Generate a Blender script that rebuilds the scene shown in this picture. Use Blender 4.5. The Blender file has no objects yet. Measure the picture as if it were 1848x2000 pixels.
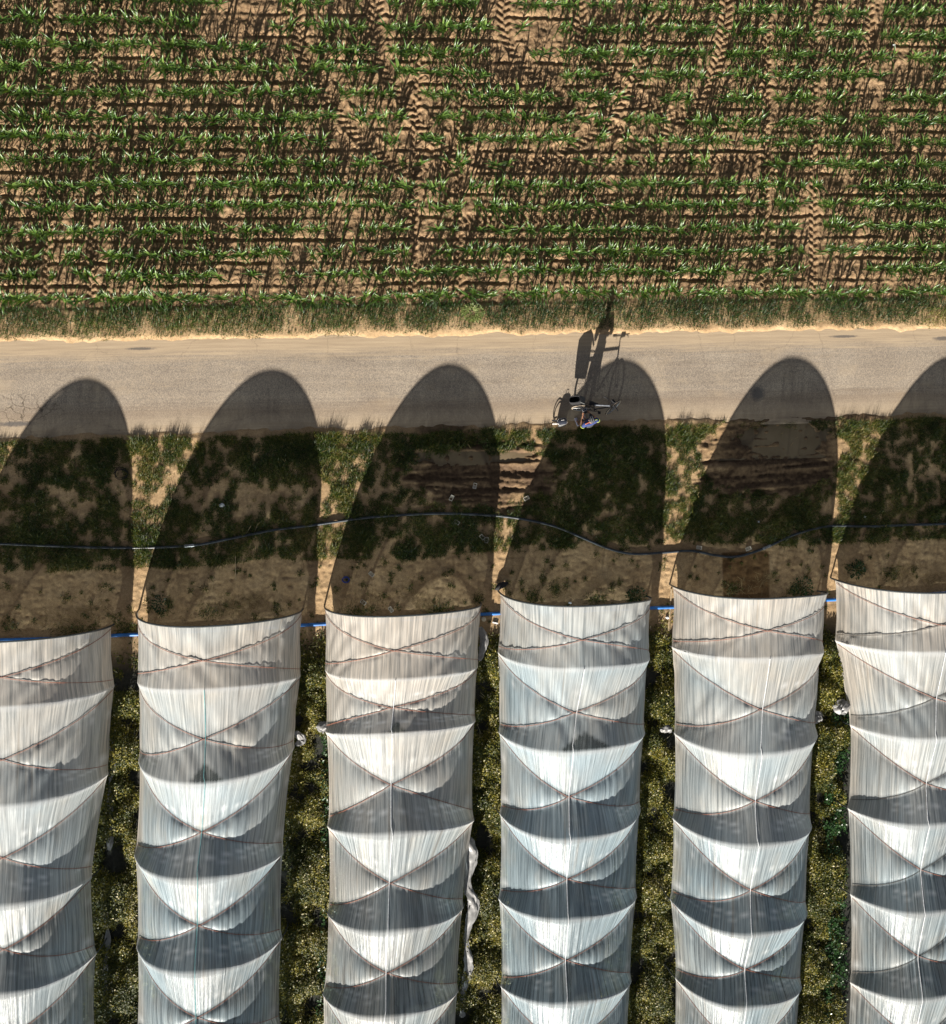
import bpy, math, random
import numpy as np
from mathutils import Vector, Matrix
random.seed(7); rng = np.random.default_rng(11)
PI = math.pi
sc = bpy.context.scene
COL = sc.collection

# ------------------------------------------------------------------ camera model
FPX, DIST, SX, SY, ROLL = 2110.0, 36.0, .114, .07, 1.47
_F = np.array([SX, -SY, -1.]); _F /= np.linalg.norm(_F)
_R = np.cross(_F, [0, 1, 0]); _R /= np.linalg.norm(_R); _U = np.cross(_R, _F)
_a = math.radians(-ROLL); _M = np.array([[math.cos(_a), -math.sin(_a), 0], [math.sin(_a), math.cos(_a), 0], [0, 0, 1]])
_F, _R, _U = _M @ _F, _M @ _R, _M @ _U
_C = -_F * DIST
def at(px, py, z=0.):
    d = _F * FPX + _R * (px - 924) + _U * (1000 - py)
    return _C + d * ((z - _C[2]) / d[2])

# ------------------------------------------------------------------ object helpers
def setp(o, label=None, cat=None, group=None, kind=None):
    if label: o['label'] = label
    if cat: o['category'] = cat
    if group: o['group'] = group
    if kind: o['kind'] = kind
    return o
def empty(name, loc=(0, 0, 0), rot=(0, 0, 0)):
    o = bpy.data.objects.new(name, None); COL.objects.link(o)
    o.location = loc; o.rotation_euler = rot; o.empty_display_size = .1
    return o
def mesh_np(name, V, faces, mat=None, parent=None, attrs=None, smooth=False, uniform=None):
    """faces: list of int arrays (n,k)"""
    me = bpy.data.meshes.new(name)
    V = np.asarray(V, dtype=np.float32)
    me.vertices.add(len(V)); me.vertices.foreach_set('co', V.ravel())
    loops = np.concatenate([f.ravel() for f in faces]).astype(np.int32)
    tot = np.concatenate([np.full(len(f), f.shape[1]) for f in faces]).astype(np.int32)
    start = np.concatenate([[0], np.cumsum(tot)[:-1]]).astype(np.int32)
    me.loops.add(len(loops)); me.loops.foreach_set('vertex_index', loops)
    me.polygons.add(len(tot)); me.polygons.foreach_set('loop_start', start)
    try: me.polygons.foreach_set('loop_total', tot)
    except Exception: pass
    me.polygons.foreach_set('use_smooth', np.full(len(tot), smooth))
    for k, a in (attrs or {}).items():
        a = np.asarray(a, dtype=np.float32)
        if a.ndim == 1:
            at_ = me.attributes.new(k, 'FLOAT', 'POINT'); at_.data.foreach_set('value', a)
        else:
            at_ = me.attributes.new(k, 'FLOAT_VECTOR', 'POINT'); at_.data.foreach_set('vector', a.ravel())
    me.update(calc_edges=True); me.validate()
    if mat: me.materials.append(mat)
    o = bpy.data.objects.new(name, me); COL.objects.link(o)
    if parent: o.parent = parent
    return o
class MB:
    def __init__(s): s.v = []; s.f = []
    def add(s, v, f):
        n = len(s.v); s.v += [tuple(p) for p in v]; s.f += [tuple(i + n for i in q) for q in f]; return s
    def tube(s, pts, r, n=8, closed=False, cap=True):
        P = [Vector(p) for p in pts]; m = len(P)
        rs = r if isinstance(r, (list, tuple)) else [r] * m
        v = []; ref = None
        for i in range(m):
            if closed: t = P[(i + 1) % m] - P[i - 1]
            else: t = P[min(i + 1, m - 1)] - P[max(i - 1, 0)]
            if t.length < 1e-9: t = Vector((0, 0, 1))
            t.normalize()
            if ref is None:
                ref = Vector((0, 0, 1)) if abs(t.z) < .9 else Vector((1, 0, 0))
            a = ref - t * ref.dot(t)
            if a.length < 1e-6: a = t.orthogonal()
            a.normalize(); ref = a; b = t.cross(a)
            for k in range(n):
                q = 2 * PI * k / n
                v.append(P[i] + (a * math.cos(q) + b * math.sin(q)) * rs[i])
        f = []
        for i in range(m if closed else m - 1):
            j = (i + 1) % m
            for k in range(n):
                l = (k + 1) % n
                f.append((i * n + k, i * n + l, j * n + l, j * n + k))
        if cap and not closed:
            f.append(tuple(range(n - 1, -1, -1))); f.append(tuple((m - 1) * n + k for k in range(n)))
        return s.add(v, f)
    def box(s, c, d, rot=None, taper=1.):
        v = []
        for z in (-1, 1):
            k = taper if z > 0 else 1.
            for x, y in ((-1, -1), (1, -1), (1, 1), (-1, 1)):
                p = Vector((x * d[0] / 2 * k, y * d[1] / 2 * k, z * d[2] / 2))
                if rot: p = rot @ p
                v.append(p + Vector(c))
        return s.add(v, [(3, 2, 1, 0), (4, 5, 6, 7), (0, 1, 5, 4), (1, 2, 6, 5), (2, 3, 7, 6), (3, 0, 4, 7)])
    def ball(s, c, r, nu=12, nv=8):
        rx, ry, rz = r if isinstance(r, (list, tuple)) else (r, r, r)
        v = [(c[0], c[1], c[2] + rz)]
        for i in range(1, nv):
            t = PI * i / nv
            for k in range(nu):
                q = 2 * PI * k / nu
                v.append((c[0] + rx * math.sin(t) * math.cos(q), c[1] + ry * math.sin(t) * math.sin(q), c[2] + rz * math.cos(t)))
        v.append((c[0], c[1], c[2] - rz)); f = []
        for k in range(nu): f.append((0, 1 + k, 1 + (k + 1) % nu))
        for i in range(nv - 2):
            for k in range(nu):
                a = 1 + i * nu + k; b = 1 + i * nu + (k + 1) % nu
                f.append((a, a + nu, b + nu, b))
        l = len(v) - 1
        for k in range(nu): f.append((l, l - nu + (k + 1) % nu, l - nu + k))
        return s.add(v, f)
    def loft(s, rings, cap=True):
        n = len(rings[0]); v = [p for r in rings for p in r]; f = []
        for i in range(len(rings) - 1):
            for k in range(n):
                l = (k + 1) % n; f.append((i * n + k, i * n + l, (i + 1) * n + l, (i + 1) * n + k))
        if cap: f.append(tuple(range(n - 1, -1, -1))); f.append(tuple((len(rings) - 1) * n + k for k in range(n)))
        return s.add(v, f)
    def build(s, name, mat, parent=None, smooth=True, xf=None):
        me = bpy.data.meshes.new(name)
        v = s.v if xf is None else [tuple(xf(Vector(p))) for p in s.v]
        me.from_pydata(v, [], s.f); me.update()
        if smooth:
            for p in me.polygons: p.use_smooth = True
            try: me.set_sharp_from_angle(angle=math.radians(42))
            except Exception: pass
        me.materials.append(mat)
        o = bpy.data.objects.new(name, me); COL.objects.link(o)
        if parent: o.parent = parent
        return o
def spline(pts, n=8):
    P = [np.array(p, float) for p in pts]; out = []
    for i in range(len(P) - 1):
        p0 = P[max(i - 1, 0)]; p1 = P[i]; p2 = P[i + 1]; p3 = P[min(i + 2, len(P) - 1)]
        for k in range(n):
            t = k / n
            out.append(.5 * ((2 * p1) + (-p0 + p2) * t + (2 * p0 - 5 * p1 + 4 * p2 - p3) * t * t + (-p0 + 3 * p1 - 3 * p2 + p3) * t ** 3))
    out.append(P[-1]); return out

# ------------------------------------------------------------------ noise
def vnoise(x, y, seed=0):
    x = np.asarray(x, float); y = np.asarray(y, float)
    xi = np.floor(x).astype(np.int64); yi = np.floor(y).astype(np.int64)
    fx = x - xi; fy = y - yi; fx = fx * fx * (3 - 2 * fx); fy = fy * fy * (3 - 2 * fy)
    def h(a, b):
        n = (a * 374761393 + b * 668265263 + seed * 1442695041) & 0x7fffffff
        n = ((n ^ (n >> 13)) * 1274126177) & 0x7fffffff
        n = ((n ^ (n >> 16)) * 1103515245) & 0x7fffffff
        return (n & 0xffff) / 65535.
    return (h(xi, yi) * (1 - fx) + h(xi + 1, yi) * fx) * (1 - fy) + (h(xi, yi + 1) * (1 - fx) + h(xi + 1, yi + 1) * fx) * fy
def fbm(x, y, s, seed=0, o=3):
    t = 0; a = .5; w = 0
    for i in range(o):
        t = t + a * vnoise(x / s * 2 ** i + 37 * i, y / s * 2 ** i + 91 * i, seed + i * 17); w += a; a *= .5
    return t / w
def sstep(a, b, x):
    t = np.clip((x - a) / (b - a), 0, 1); return t * t * (3 - 2 * t)

# ------------------------------------------------------------------ materials
class NT:
    def __init__(s, name):
        s.m = bpy.data.materials.new(name); s.m.use_nodes = True
        s.t = s.m.node_tree; s.t.nodes.clear(); s.out = s.n('ShaderNodeOutputMaterial')
    def n(s, typ, **kw):
        nd = s.t.nodes.new(typ)
        for k, v in kw.items():
            if k.startswith('i_'):
                key = k[2:]; nd.inputs[int(key) if key.isdigit() else key.replace('_', ' ')].default_value = v
            else: setattr(nd, k, v)
        return nd
    def l(s, a, b): s.t.links.new(a, b)
    def attr(s, name): return s.n('ShaderNodeAttribute', attribute_name=name)
    def noise(s, vec, scale, detail=4, rough=.55, dist=0):
        nd = s.n('ShaderNodeTexNoise'); nd.inputs['Scale'].default_value = scale; nd.inputs['Detail'].default_value = detail
        nd.inputs['Roughness'].default_value = rough; nd.inputs['Distortion'].default_value = dist
        if vec is not None: s.l(vec, nd.inputs['Vector'])
        return nd.outputs['Fac']
    def ramp(s, fac, stops, interp='LINEAR'):
        r = s.n('ShaderNodeValToRGB'); r.color_ramp.interpolation = interp
        e = r.color_ramp.elements
        while len(e) < len(stops): e.new(.5)
        for el, (p, c) in zip(e, stops):
            el.position = p; el.color = (c[0], c[1], c[2], 1) if not isinstance(c, (int, float)) else (c, c, c, 1)
        s.l(fac, r.inputs['Fac']); return r.outputs['Color']
    def mix(s, fac, a, b, mode='MIX'):
        m = s.n('ShaderNodeMix', data_type='RGBA', blend_type=mode)
        for sock, v in ((m.inputs[0], fac), (m.inputs[6], a), (m.inputs[7], b)):
            if isinstance(v, (int, float)): sock.default_value = v
            elif isinstance(v, tuple): sock.default_value = (*v, 1)
            else: s.l(v, sock)
        return m.outputs[2]
    def math(s, op, a, b=0., c=0.):
        m = s.n('ShaderNodeMath', operation=op)
        for i, v in enumerate((a, b, c)):
            if isinstance(v, (int, float)): m.inputs[i].default_value = v
            else: s.l(v, m.inputs[i])
        return m.outputs[0]
    def mapping(s, vec, scale=(1, 1, 1), loc=(0, 0, 0)):
        m = s.n('ShaderNodeMapping'); m.inputs['Scale'].default_value = scale; m.inputs['Location'].default_value = loc
        s.l(vec, m.inputs['Vector']); return m.outputs['Vector']
    def bump(s, h, strength=.5, dist=.02):
        b = s.n('ShaderNodeBump'); b.inputs['Strength'].default_value = strength; b.inputs['Distance'].default_value = dist
        s.l(h, b.inputs['Height']); return b.outputs['Normal']
    def bsdf(s, color, rough=.8, normal=None, spec=.3, metal=0.):
        b = s.n('ShaderNodeBsdfPrincipled')
        for sock, v in ((b.inputs['Base Color'], color), (b.inputs['Roughness'], rough), (b.inputs['Metallic'], metal), (b.inputs['Specular IOR Level'], spec)):
            if isinstance(v, tuple): sock.default_value = (*v, 1)
            elif isinstance(v, (int, float)): sock.default_value = v
            else: s.l(v, sock)
        if normal is not None: s.l(normal, b.inputs['Normal'])
        return b
    def done(s, shader): s.l(shader.outputs[0] if hasattr(shader, 'outputs') else shader, s.out.inputs['Surface']); return s.m
def plain(name, col, rough=.6, spec=.3, metal=0., nscale=14., var=.25, bump=.15):
    t = NT(name); co = t.n('ShaderNodeTexCoord').outputs['Object']
    nz = t.noise(co, nscale, 4)
    lo = tuple(c * (1 - var) for c in col); hi = tuple(min(1, c * (1 + var)) for c in col)
    return t.done(t.bsdf(t.ramp(nz, [(.3, lo), (.7, hi)]), rough, t.bump(nz, bump, .01), spec, metal))
def leafmat(name, stops, trans=.35, rough=.45, spec=.4):
    t = NT(name); a = t.attr('tint'); col = t.ramp(a.outputs['Fac'], stops)
    p = t.bsdf(col, rough, None, spec)
    tr = t.n('ShaderNodeBsdfTranslucent'); t.l(t.mix(1., col, (1.25, 1.2, .55), 'MULTIPLY'), tr.inputs['Color'])
    mx = t.n('ShaderNodeMixShader'); mx.inputs[0].default_value = trans
    t.l(p.outputs[0], mx.inputs[1]); t.l(tr.outputs[0], mx.inputs[2]); return t.done(mx)

def mat_ground():
    t = NT('sandy_soil'); geo = t.n('ShaderNodeNewGeometry'); pos = geo.outputs['Position']
    mud = t.attr('mud').outputs['Fac']; wet = t.attr('wet').outputs['Fac']; fld = t.attr('field').outputs['Fac']
    n1 = t.noise(pos, 1.1, 5, .6); n2 = t.noise(pos, 9, 6, .65); n3 = t.noise(pos, 55, 4, .7)
    sand = t.ramp(n1, [(.3, (.345, .235, .132)), (.55, (.425, .302, .175)), (.75, (.49, .36, .22))])
    sand = t.mix(.55, sand, t.ramp(n2, [(.33, (.62, .58, .52)), (.62, (1.15, 1.12, 1.08))]), 'MULTIPLY')
    soil = t.ramp(n2, [(.3, (.165, .105, .060)), (.5, (.275, .185, .108)), (.68, (.40, .28, .165))])
    soil = t.mix(.8, soil, t.ramp(n1, [(.3, (.8, .77, .73)), (.7, (1.1, 1.1, 1.1))]), 'MULTIPLY')
    c = t.mix(fld, sand, soil)
    sp = t.ramp(n3, [(.36, (.55, .52, .5)), (.5, (1, 1, 1)), (.66, (1.25, 1.25, 1.25))])
    c = t.mix(.8, c, sp, 'MULTIPLY')
    mudc = t.ramp(n2, [(.3, (.070, .045, .028)), (.6, (.135, .088, .052)), (.8, (.22, .15, .09))])
    c = t.mix(mud, c, mudc)
    c = t.mix(wet, c, t.mix(1., c, (.34, .27, .20), 'MULTIPLY'))
    c = t.mix(t.attr('tunnel_shade').outputs['Fac'], c, t.ramp(n2, [(.3, (.022, .024, .022)), (.7, (.05, .05, .042))]))  # ground from the tunnel mouths on painted near-black to stand for interior shade
    rg = t.math('SUBTRACT', .95, t.math('MULTIPLY', mud, .25))
    h = t.math('ADD', t.math('MULTIPLY', n2, .6), t.math('MULTIPLY', n3, .5))
    return t.done(t.bsdf(c, rg, t.bump(h, .8, .03), .15))
def mat_road():
    t = NT('dusty_asphalt'); geo = t.n('ShaderNodeNewGeometry'); pos = geo.outputs['Position']
    sx = t.n('ShaderNodeSeparateXYZ'); t.l(pos, sx.inputs[0]); Y = sx.outputs['Y']
    big = t.noise(pos, .55, 4); fine = t.noise(pos, 70, 3, .8); med = t.noise(pos, 14, 5, .7)
    vor = t.n('ShaderNodeTexVoronoi'); vor.inputs['Scale'].default_value = 42; t.l(pos, vor.inputs['Vector'])
    streak = t.noise(t.mapping(pos, (.35, 9, 1)), 1.6, 5, .65)
    base = t.ramp(big, [(.3, (.262, .222, .180)), (.7, (.33, .284, .230))])
    base = t.mix(.75, base, t.ramp(vor.outputs['Color'], [(.1, (.62, .62, .64)), (.5, (1, 1, 1)), (.92, (1.45, 1.42, 1.36))]), 'MULTIPLY')
    base = t.mix(.7, base, t.ramp(fine, [(.34, (.6, .6, .6)), (.5, (1, 1, 1)), (.68, (1.4, 1.38, 1.35))]), 'MULTIPLY')
    base = t.mix(.45, base, t.ramp(med, [(.3, (.8, .8, .8)), (.7, (1.18, 1.17, 1.15))]), 'MULTIPLY')
    base = t.mix(.5, base, t.ramp(t.noise(t.mapping(pos, (.12, 2.6, 1)), 1.3, 5, .6), [(.32, (.72, .70, .68)), (.5, (1, 1, 1)), (.7, (1.14, 1.12, 1.08))]), 'MULTIPLY')
    blotch = t.noise(t.mapping(pos, (.5, .9, 1)), 1.1, 6, .7); base = t.mix(t.ramp(blotch, [(.52, 0), (.68, .6)]), base, (.40, .32, .225)); base = t.mix(t.ramp(blotch, [(.28, .55), (.38, 0)]), base, (.19, .165, .14))
    dust = t.ramp(streak, [(.3, (.345, .265, .18)), (.7, (.47, .37, .255))])
    yy = t.math('ADD', Y, t.math('MULTIPLY', t.math('SUBTRACT', streak, .5), .9))
    up = t.n('ShaderNodeMapRange'); up.inputs[1].default_value = 5.1; up.inputs[2].default_value = 5.55; t.l(yy, up.inputs[0])
    dn = t.n('ShaderNodeMapRange'); dn.inputs[1].default_value = 3.65; dn.inputs[2].default_value = 2.95; t.l(yy, dn.inputs[0])
    f = t.math('MAXIMUM', up.outputs[0], t.math('MULTIPLY', dn.outputs[0], .8))
    f = t.math('MINIMUM', t.math('ADD', f, t.math('MULTIPLY', t.ramp(streak, [(.52, 0), (.8, 1)]), .35)), 1.)
    # brown band where wheels drag dirt on the near side
    bd = t.math('SUBTRACT', 1., t.math('MINIMUM', t.math('MULTIPLY', t.math('ABSOLUTE', t.math('SUBTRACT', yy, 3.55)), 2.8), 1.))
    c = t.mix(f, base, dust)
    c = t.mix(t.math('MULTIPLY', bd, .45), c, (.20, .145, .10))
    # cracks: crazed corner on the left, faint long ones elsewhere
    v2 = t.n('ShaderNodeTexVoronoi', feature='DISTANCE_TO_EDGE'); v2.inputs['Scale'].default_value = 2.6
    wob = t.n('ShaderNodeTexNoise'); wob.inputs['Scale'].default_value = 4; wob.inputs['Detail'].default_value = 5; t.l(pos, wob.inputs['Vector'])
    pw = t.n('ShaderNodeVectorMath', operation='MULTIPLY_ADD'); t.l(wob.outputs['Color'], pw.inputs[0]); pw.inputs[1].default_value = (.35, .35, 0); t.l(pos, pw.inputs[2])
    t.l(pw.outputs[0], v2.inputs['Vector'])
    cr = t.ramp(v2.outputs['Distance'], [(.0, 1), (.045, 0)])
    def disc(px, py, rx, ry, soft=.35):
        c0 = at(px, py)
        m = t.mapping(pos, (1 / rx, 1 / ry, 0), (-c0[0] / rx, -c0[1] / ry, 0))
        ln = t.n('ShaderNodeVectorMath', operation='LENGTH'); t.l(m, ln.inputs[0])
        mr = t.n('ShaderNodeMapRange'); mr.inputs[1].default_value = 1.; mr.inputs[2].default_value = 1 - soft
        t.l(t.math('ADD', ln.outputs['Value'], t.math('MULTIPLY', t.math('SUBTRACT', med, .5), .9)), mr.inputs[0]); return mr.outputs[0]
    c = t.mix(t.math('MULTIPLY', t.math('MULTIPLY', cr, disc(25, 800, 1.9, .62, .6)), .9), c, (.07, .055, .04))
    v3 = t.n('ShaderNodeTexVoronoi', feature='DISTANCE_TO_EDGE'); v3.inputs['Scale'].default_value = .33; t.l(pw.outputs[0], v3.inputs['Vector'])
    c3 = t.ramp(v3.outputs['Distance'], [(.0, 1), (.006, 0)])
    c = t.mix(t.math('MULTIPLY', c3, t.ramp(med, [(.4, .05), (.6, .5)])), c, (.13, .10, .08))
    for (px, py, rx, ry) in ((275, 681, .55, .06), (1648, 657, .6, .06), (1842, 661, .45, .09), (30, 828, .7, .10), (1480, 768, .3, .33)):  # shadow in the edge holes painted as dark ellipses, plus a blue-grey asphalt patch
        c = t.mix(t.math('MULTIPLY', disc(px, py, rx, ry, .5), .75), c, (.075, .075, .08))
    h = t.math('ADD', t.math('MULTIPLY', fine, .5), t.math('ADD', t.math('MULTIPLY', vor.outputs['Distance'], .5), t.math('MULTIPLY', cr, -.0)))
    return t.done(t.bsdf(c, .9, t.bump(h, .55, .012), .2))
def mat_film():
    t = NT('polythene_film'); fv = t.attr('fv').outputs['Vector']; op = t.attr('opac').outputs['Fac']
    tone = t.attr('tone').outputs['Fac']; seam = t.attr('seam').outputs['Fac']
    s1 = t.noise(t.mapping(fv, (13, .35, 1)), 1., 5, .7); s2 = t.noise(t.mapping(fv, (34, .8, 1)), 1., 3, .6)
    blot = t.noise(t.mapping(fv, (.9, .55, 1)), 1., 4, .6); run = t.noise(t.mapping(fv, (5.5, .22, 1)), 1., 3, .55)
    col = t.mix(tone, (.395, .50, .56), (.60, .56, .505))
    col = t.mix(t.ramp(blot, [(.5, 0), (.75, .35)]), col, (.66, .58, .46))
    col = t.mix(.7, col, t.ramp(s1, [(.37, (.42, .46, .49)), (.50, (1, 1, 1)), (.62, (1.45, 1.42, 1.38))]), 'MULTIPLY')
    col = t.mix(t.math('MULTIPLY', seam, .6), col, (.85, .87, .88))
    col = t.mix(t.math('MULTIPLY', t.ramp(run, [(.60, 0), (.70, 1)]), .45), col, (.30, .25, .19))
    # rain-washed clear streaks and dusty pale streaks change how much shows through
    tr = t.math('SUBTRACT', t.math('ADD', .52, t.math('MULTIPLY', t.math('MULTIPLY', t.math('SUBTRACT', s1, .5), -1.1), t.math('SUBTRACT', 1.1, op))), t.math('MULTIPLY', op, .42))
    tr = t.math('SUBTRACT', tr, t.math('MULTIPLY', seam, .25))
    tr = t.math('SUBTRACT', tr, t.math('MULTIPLY', t.math('SUBTRACT', s2, .5), .5))
    lw = t.n('ShaderNodeLayerWeight'); lw.inputs[0].default_value = .35
    tr = t.math('MULTIPLY', t.math('MINIMUM', t.math('MAXIMUM', tr, .02), .8), t.math('SUBTRACT', 1., t.math('POWER', lw.outputs['Facing'], 1.5)))
    h = t.math('ADD', t.math('MULTIPLY', s1, .7), t.math('MULTIPLY', s2, .25)); nrm = t.bump(h, .75, .035)
    d = t.n('ShaderNodeBsdfDiffuse'); t.l(col, d.inputs[0]); t.l(nrm, d.inputs['Normal'])
    tl = t.n('ShaderNodeBsdfTranslucent'); t.l(t.mix(1., col, (.95, .98, 1.0), 'MULTIPLY'), tl.inputs[0]); t.l(nrm, tl.inputs['Normal'])
    m1 = t.n('ShaderNodeMixShader'); m1.inputs[0].default_value = .26; t.l(d.outputs[0], m1.inputs[1]); t.l(tl.outputs[0], m1.inputs[2])
    g = t.n('ShaderNodeBsdfGlossy'); g.inputs['Roughness'].default_value = .38; g.inputs[0].default_value = (1, 1, 1, 1); t.l(nrm, g.inputs['Normal'])
    m2 = t.n('ShaderNodeMixShader'); m2.inputs[0].default_value = .07; t.l(m1.outputs[0], m2.inputs[1]); t.l(g.outputs[0], m2.inputs[2])
    tp = t.n('ShaderNodeBsdfTransparent'); tp.inputs[0].default_value = (.74, .86, .91, 1)
    m3 = t.n('ShaderNodeMixShader'); t.l(tr, m3.inputs[0]); t.l(m2.outputs[0], m3.inputs[1]); t.l(tp.outputs[0], m3.inputs[2])
    return t.done(m3)
def mat_water():
    t = NT('muddy_water'); pos = t.n('ShaderNodeNewGeometry').outputs['Position']
    n = t.noise(pos, 1.3, 4); c = t.ramp(n, [(.3, (.13, .098, .060)), (.7, (.18, .14, .09))])
    return t.done(t.bsdf(c, .22, t.bump(t.noise(pos, 6, 2), .04, .01), .25))

M = dict(
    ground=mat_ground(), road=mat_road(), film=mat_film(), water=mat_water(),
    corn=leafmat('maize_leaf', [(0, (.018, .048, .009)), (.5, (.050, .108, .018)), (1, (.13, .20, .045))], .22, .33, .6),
    verge=leafmat('verge_grass', [(0, (.016, .042, .010)), (.45, (.045, .092, .016)), (.8, (.15, .165, .03)), (1, (.34, .27, .11))], .25),
    weed=leafmat('weed_leaf', [(0, (.010, .022, .004)), (.45, (.034, .066, .009)), (.75, (.12, .13, .018)), (1, (.33, .25, .10))], .25),
    gap=leafmat('bushy_weed', [(0, (.014, .028, .006)), (.5, (.062, .074, .010)), (.85, (.27, .23, .03)), (1, (.60, .55, .36))], .25, .5, .3),
    berry=leafmat('crop_leaf', [(0, (.010, .034, .008)), (1, (.034, .09, .02))], .25, .35, .5),
    straw=leafmat('dry_straw', [(0, (.16, .105, .05)), (1, (.42, .31, .16))], .1, .7, .2),
    bush=leafmat('pale_bush_leaf', [(0, (.09, .13, .03)), (1, (.24, .29, .10))], .3),
    rope=plain('red_rope', (.30, .115, .075), .8), rope2=plain('dark_rope', (.085, .07, .06), .8), cord=plain('white_cord', (.74, .76, .78), .6), tealcord=plain('teal_cord', (.16, .40, .42), .6),
    pipe_steel=plain('galvanised_pipe', (.075, .085, .09), .45, .5, .5),
    blue=plain('blue_pipe', (.025, .15, .46), .45, .4, 0, 3, .35), black=plain('black_rubber', (.013, .013, .015), .55, .35),
    hose=plain('black_hose', (.028, .036, .046), .42, .5, 0, 5, .4), steel=plain('brushed_metal', (.40, .41, .42), .35, .5, .9),
    punnet=plain('punnet_plastic', (.62, .58, .50), .5, .4, 0, 20, .12), paper=plain('white_paper', (.75, .78, .82), .8), bluetwine=plain('blue_twine', (.04, .08, .36), .7),
    loose=plain('loose_polythene', (.22, .22, .22), .45, .4, 0, 9, .2, .5), cream=plain('cream_plastic', (.60, .54, .42), .5), wood=plain('bare_wood', (.42, .32, .2), .85),
    bikeblack=plain('black_paint', (.012, .012, .014), .3, .5), silver=plain('silver_paint', (.26, .28, .32), .3, .5, .4), tan=plain('tan_sidewall', (.34, .28, .21), .7),
    bagblack=plain('black_canvas', (.02, .02, .022), .85), baggrey=plain('grey_canvas', (.085, .09, .09), .8), bagblue=plain('dark_blue_canvas', (.018, .022, .036), .85), strap=plain('white_strap', (.66, .64, .62), .7),
    skin=plain('skin', (.30, .155, .095), .55, .35, 0, 30, .06, .03), shirt=plain('blue_shirt', (.04, .055, .16), .85, .2, 0, 25, .15), shorts=plain('black_shorts', (.02, .021, .025), .85), trim=plain('lime_trim', (.38, .50, .10), .7), trim2=plain('orange_trim', (.75, .22, .08), .7),
    shoe=plain('pale_shoe', (.45, .42, .52), .7), sock=plain('dark_sock', (.03, .03, .035), .9), cap=plain('dark_cap', (.022, .024, .028), .7), capgrey=plain('grey_strap', (.11, .12, .14), .6), hair=plain('dark_hair', (.02, .014, .01), .6), screen=plain('phone_screen', (.03, .035, .05), .15, .5), white=plain('white_plastic', (.72, .73, .74), .4))

# ------------------------------------------------------------------ ground
ROAD_LO, ROAD_HI = 2.78, 5.98
ROW0, ROWD, NROW = 7.10, .7057, 15
TRK = []
def trk(pts, w=.26): TRK.append((np.array([at(*p)[:2] for p in spline(pts, 6)]), w))
for a, b in ((92, 104), (178, 196)): trk([(b, 0), ((a + b) / 2, 250), (a, 585)], .17)
for a, b in ((806, 812), (896, 898)): trk([(b + 10, 120), (b, 250), (a, 585)], .16)
for a, b in ((1492, 1500), (1588, 1590)): trk([(b, 0), ((a + b) / 2, 250), (a, 585)], .17)
trk([(572, -10), (590, 100), (645, 190), (715, 275), (800, 330), (880, 330)], .3)
trk([(735, -10), (735, 90), (790, 190), (860, 275), (980, 318), (1240, 322), (1480, 318)], .3)
trk([(880, 432), (980, 436), (1120, 430), (1240, 405)], .3)
trk([(985, -10), (990, 70), (1050, 150), (1130, 215), (1230, 262)], .26)
trk([(1130, -10), (1140, 80), (1190, 150), (1260, 200), (1330, 235)], .26)
trk([(1265, -10), (1262, 90), (1225, 180), (1150, 262), (1040, 318)], .26)
trk([(1418, -10), (1408, 100), (1360, 200), (1280, 262), (1180, 300)], .28)
trk([(1690, -10), (1700, 70), (1665, 160), (1640, 260)], .22)
def track_field(x, y):
    """returns relief and mask of tractor tyre tracks"""
    rel = np.zeros_like(x); msk = np.zeros_like(x)
    for P, w in TRK:
        lo = P.min(0) - 1; hi = P.max(0) + 1
        sel = (x > lo[0]) & (x < hi[0]) & (y > lo[1]) & (y < hi[1])
        idx = np.nonzero(sel.ravel())[0]
        if len(idx) == 0: continue
        q = np.stack([x.ravel()[idx], y.ravel()[idx]], 1)
        best = np.full(len(q), 9.); bs = np.zeros(len(q)); bt = np.zeros(len(q)); acc = 0.
        for i in range(len(P) - 1):
            d = P[i + 1] - P[i]; L = np.hypot(*d); d = d / L
            r = q - P[i]; s = np.clip(r @ d, 0, L); t = r[:, 0] * -d[1] + r[:, 1] * d[0]
            dd = np.hypot(r[:, 0] - s * d[0], r[:, 1] - s * d[1])
            m = dd < best; best[m] = dd[m]; bs[m] = acc + s[m]; bt[m] = t[m]; acc += L
        inside = sstep(w, w * .75, best)
        lug = np.sin(2 * PI * (bs / .23 + np.abs(bt) * 2.6 + (bt > 0) * .5))
        rr = inside * (-.03 + .042 * sstep(-.25, .35, lug)) + .03 * np.exp(-((best - w * 1.1) / .06) ** 2)
        rel.ravel()[idx] += rr; msk.ravel()[idx] = np.maximum(msk.ravel()[idx], inside)
    return rel, msk
def ell(x, y, px0, py0, px1, py1):
    a = at(px0, py1); b = at(px1, py0); cx, cy = (a + b)[:2] / 2; rx, ry = abs(b - a)[:2] / 2
    return np.hypot((x - cx) / rx, (y - cy) / ry)
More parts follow.
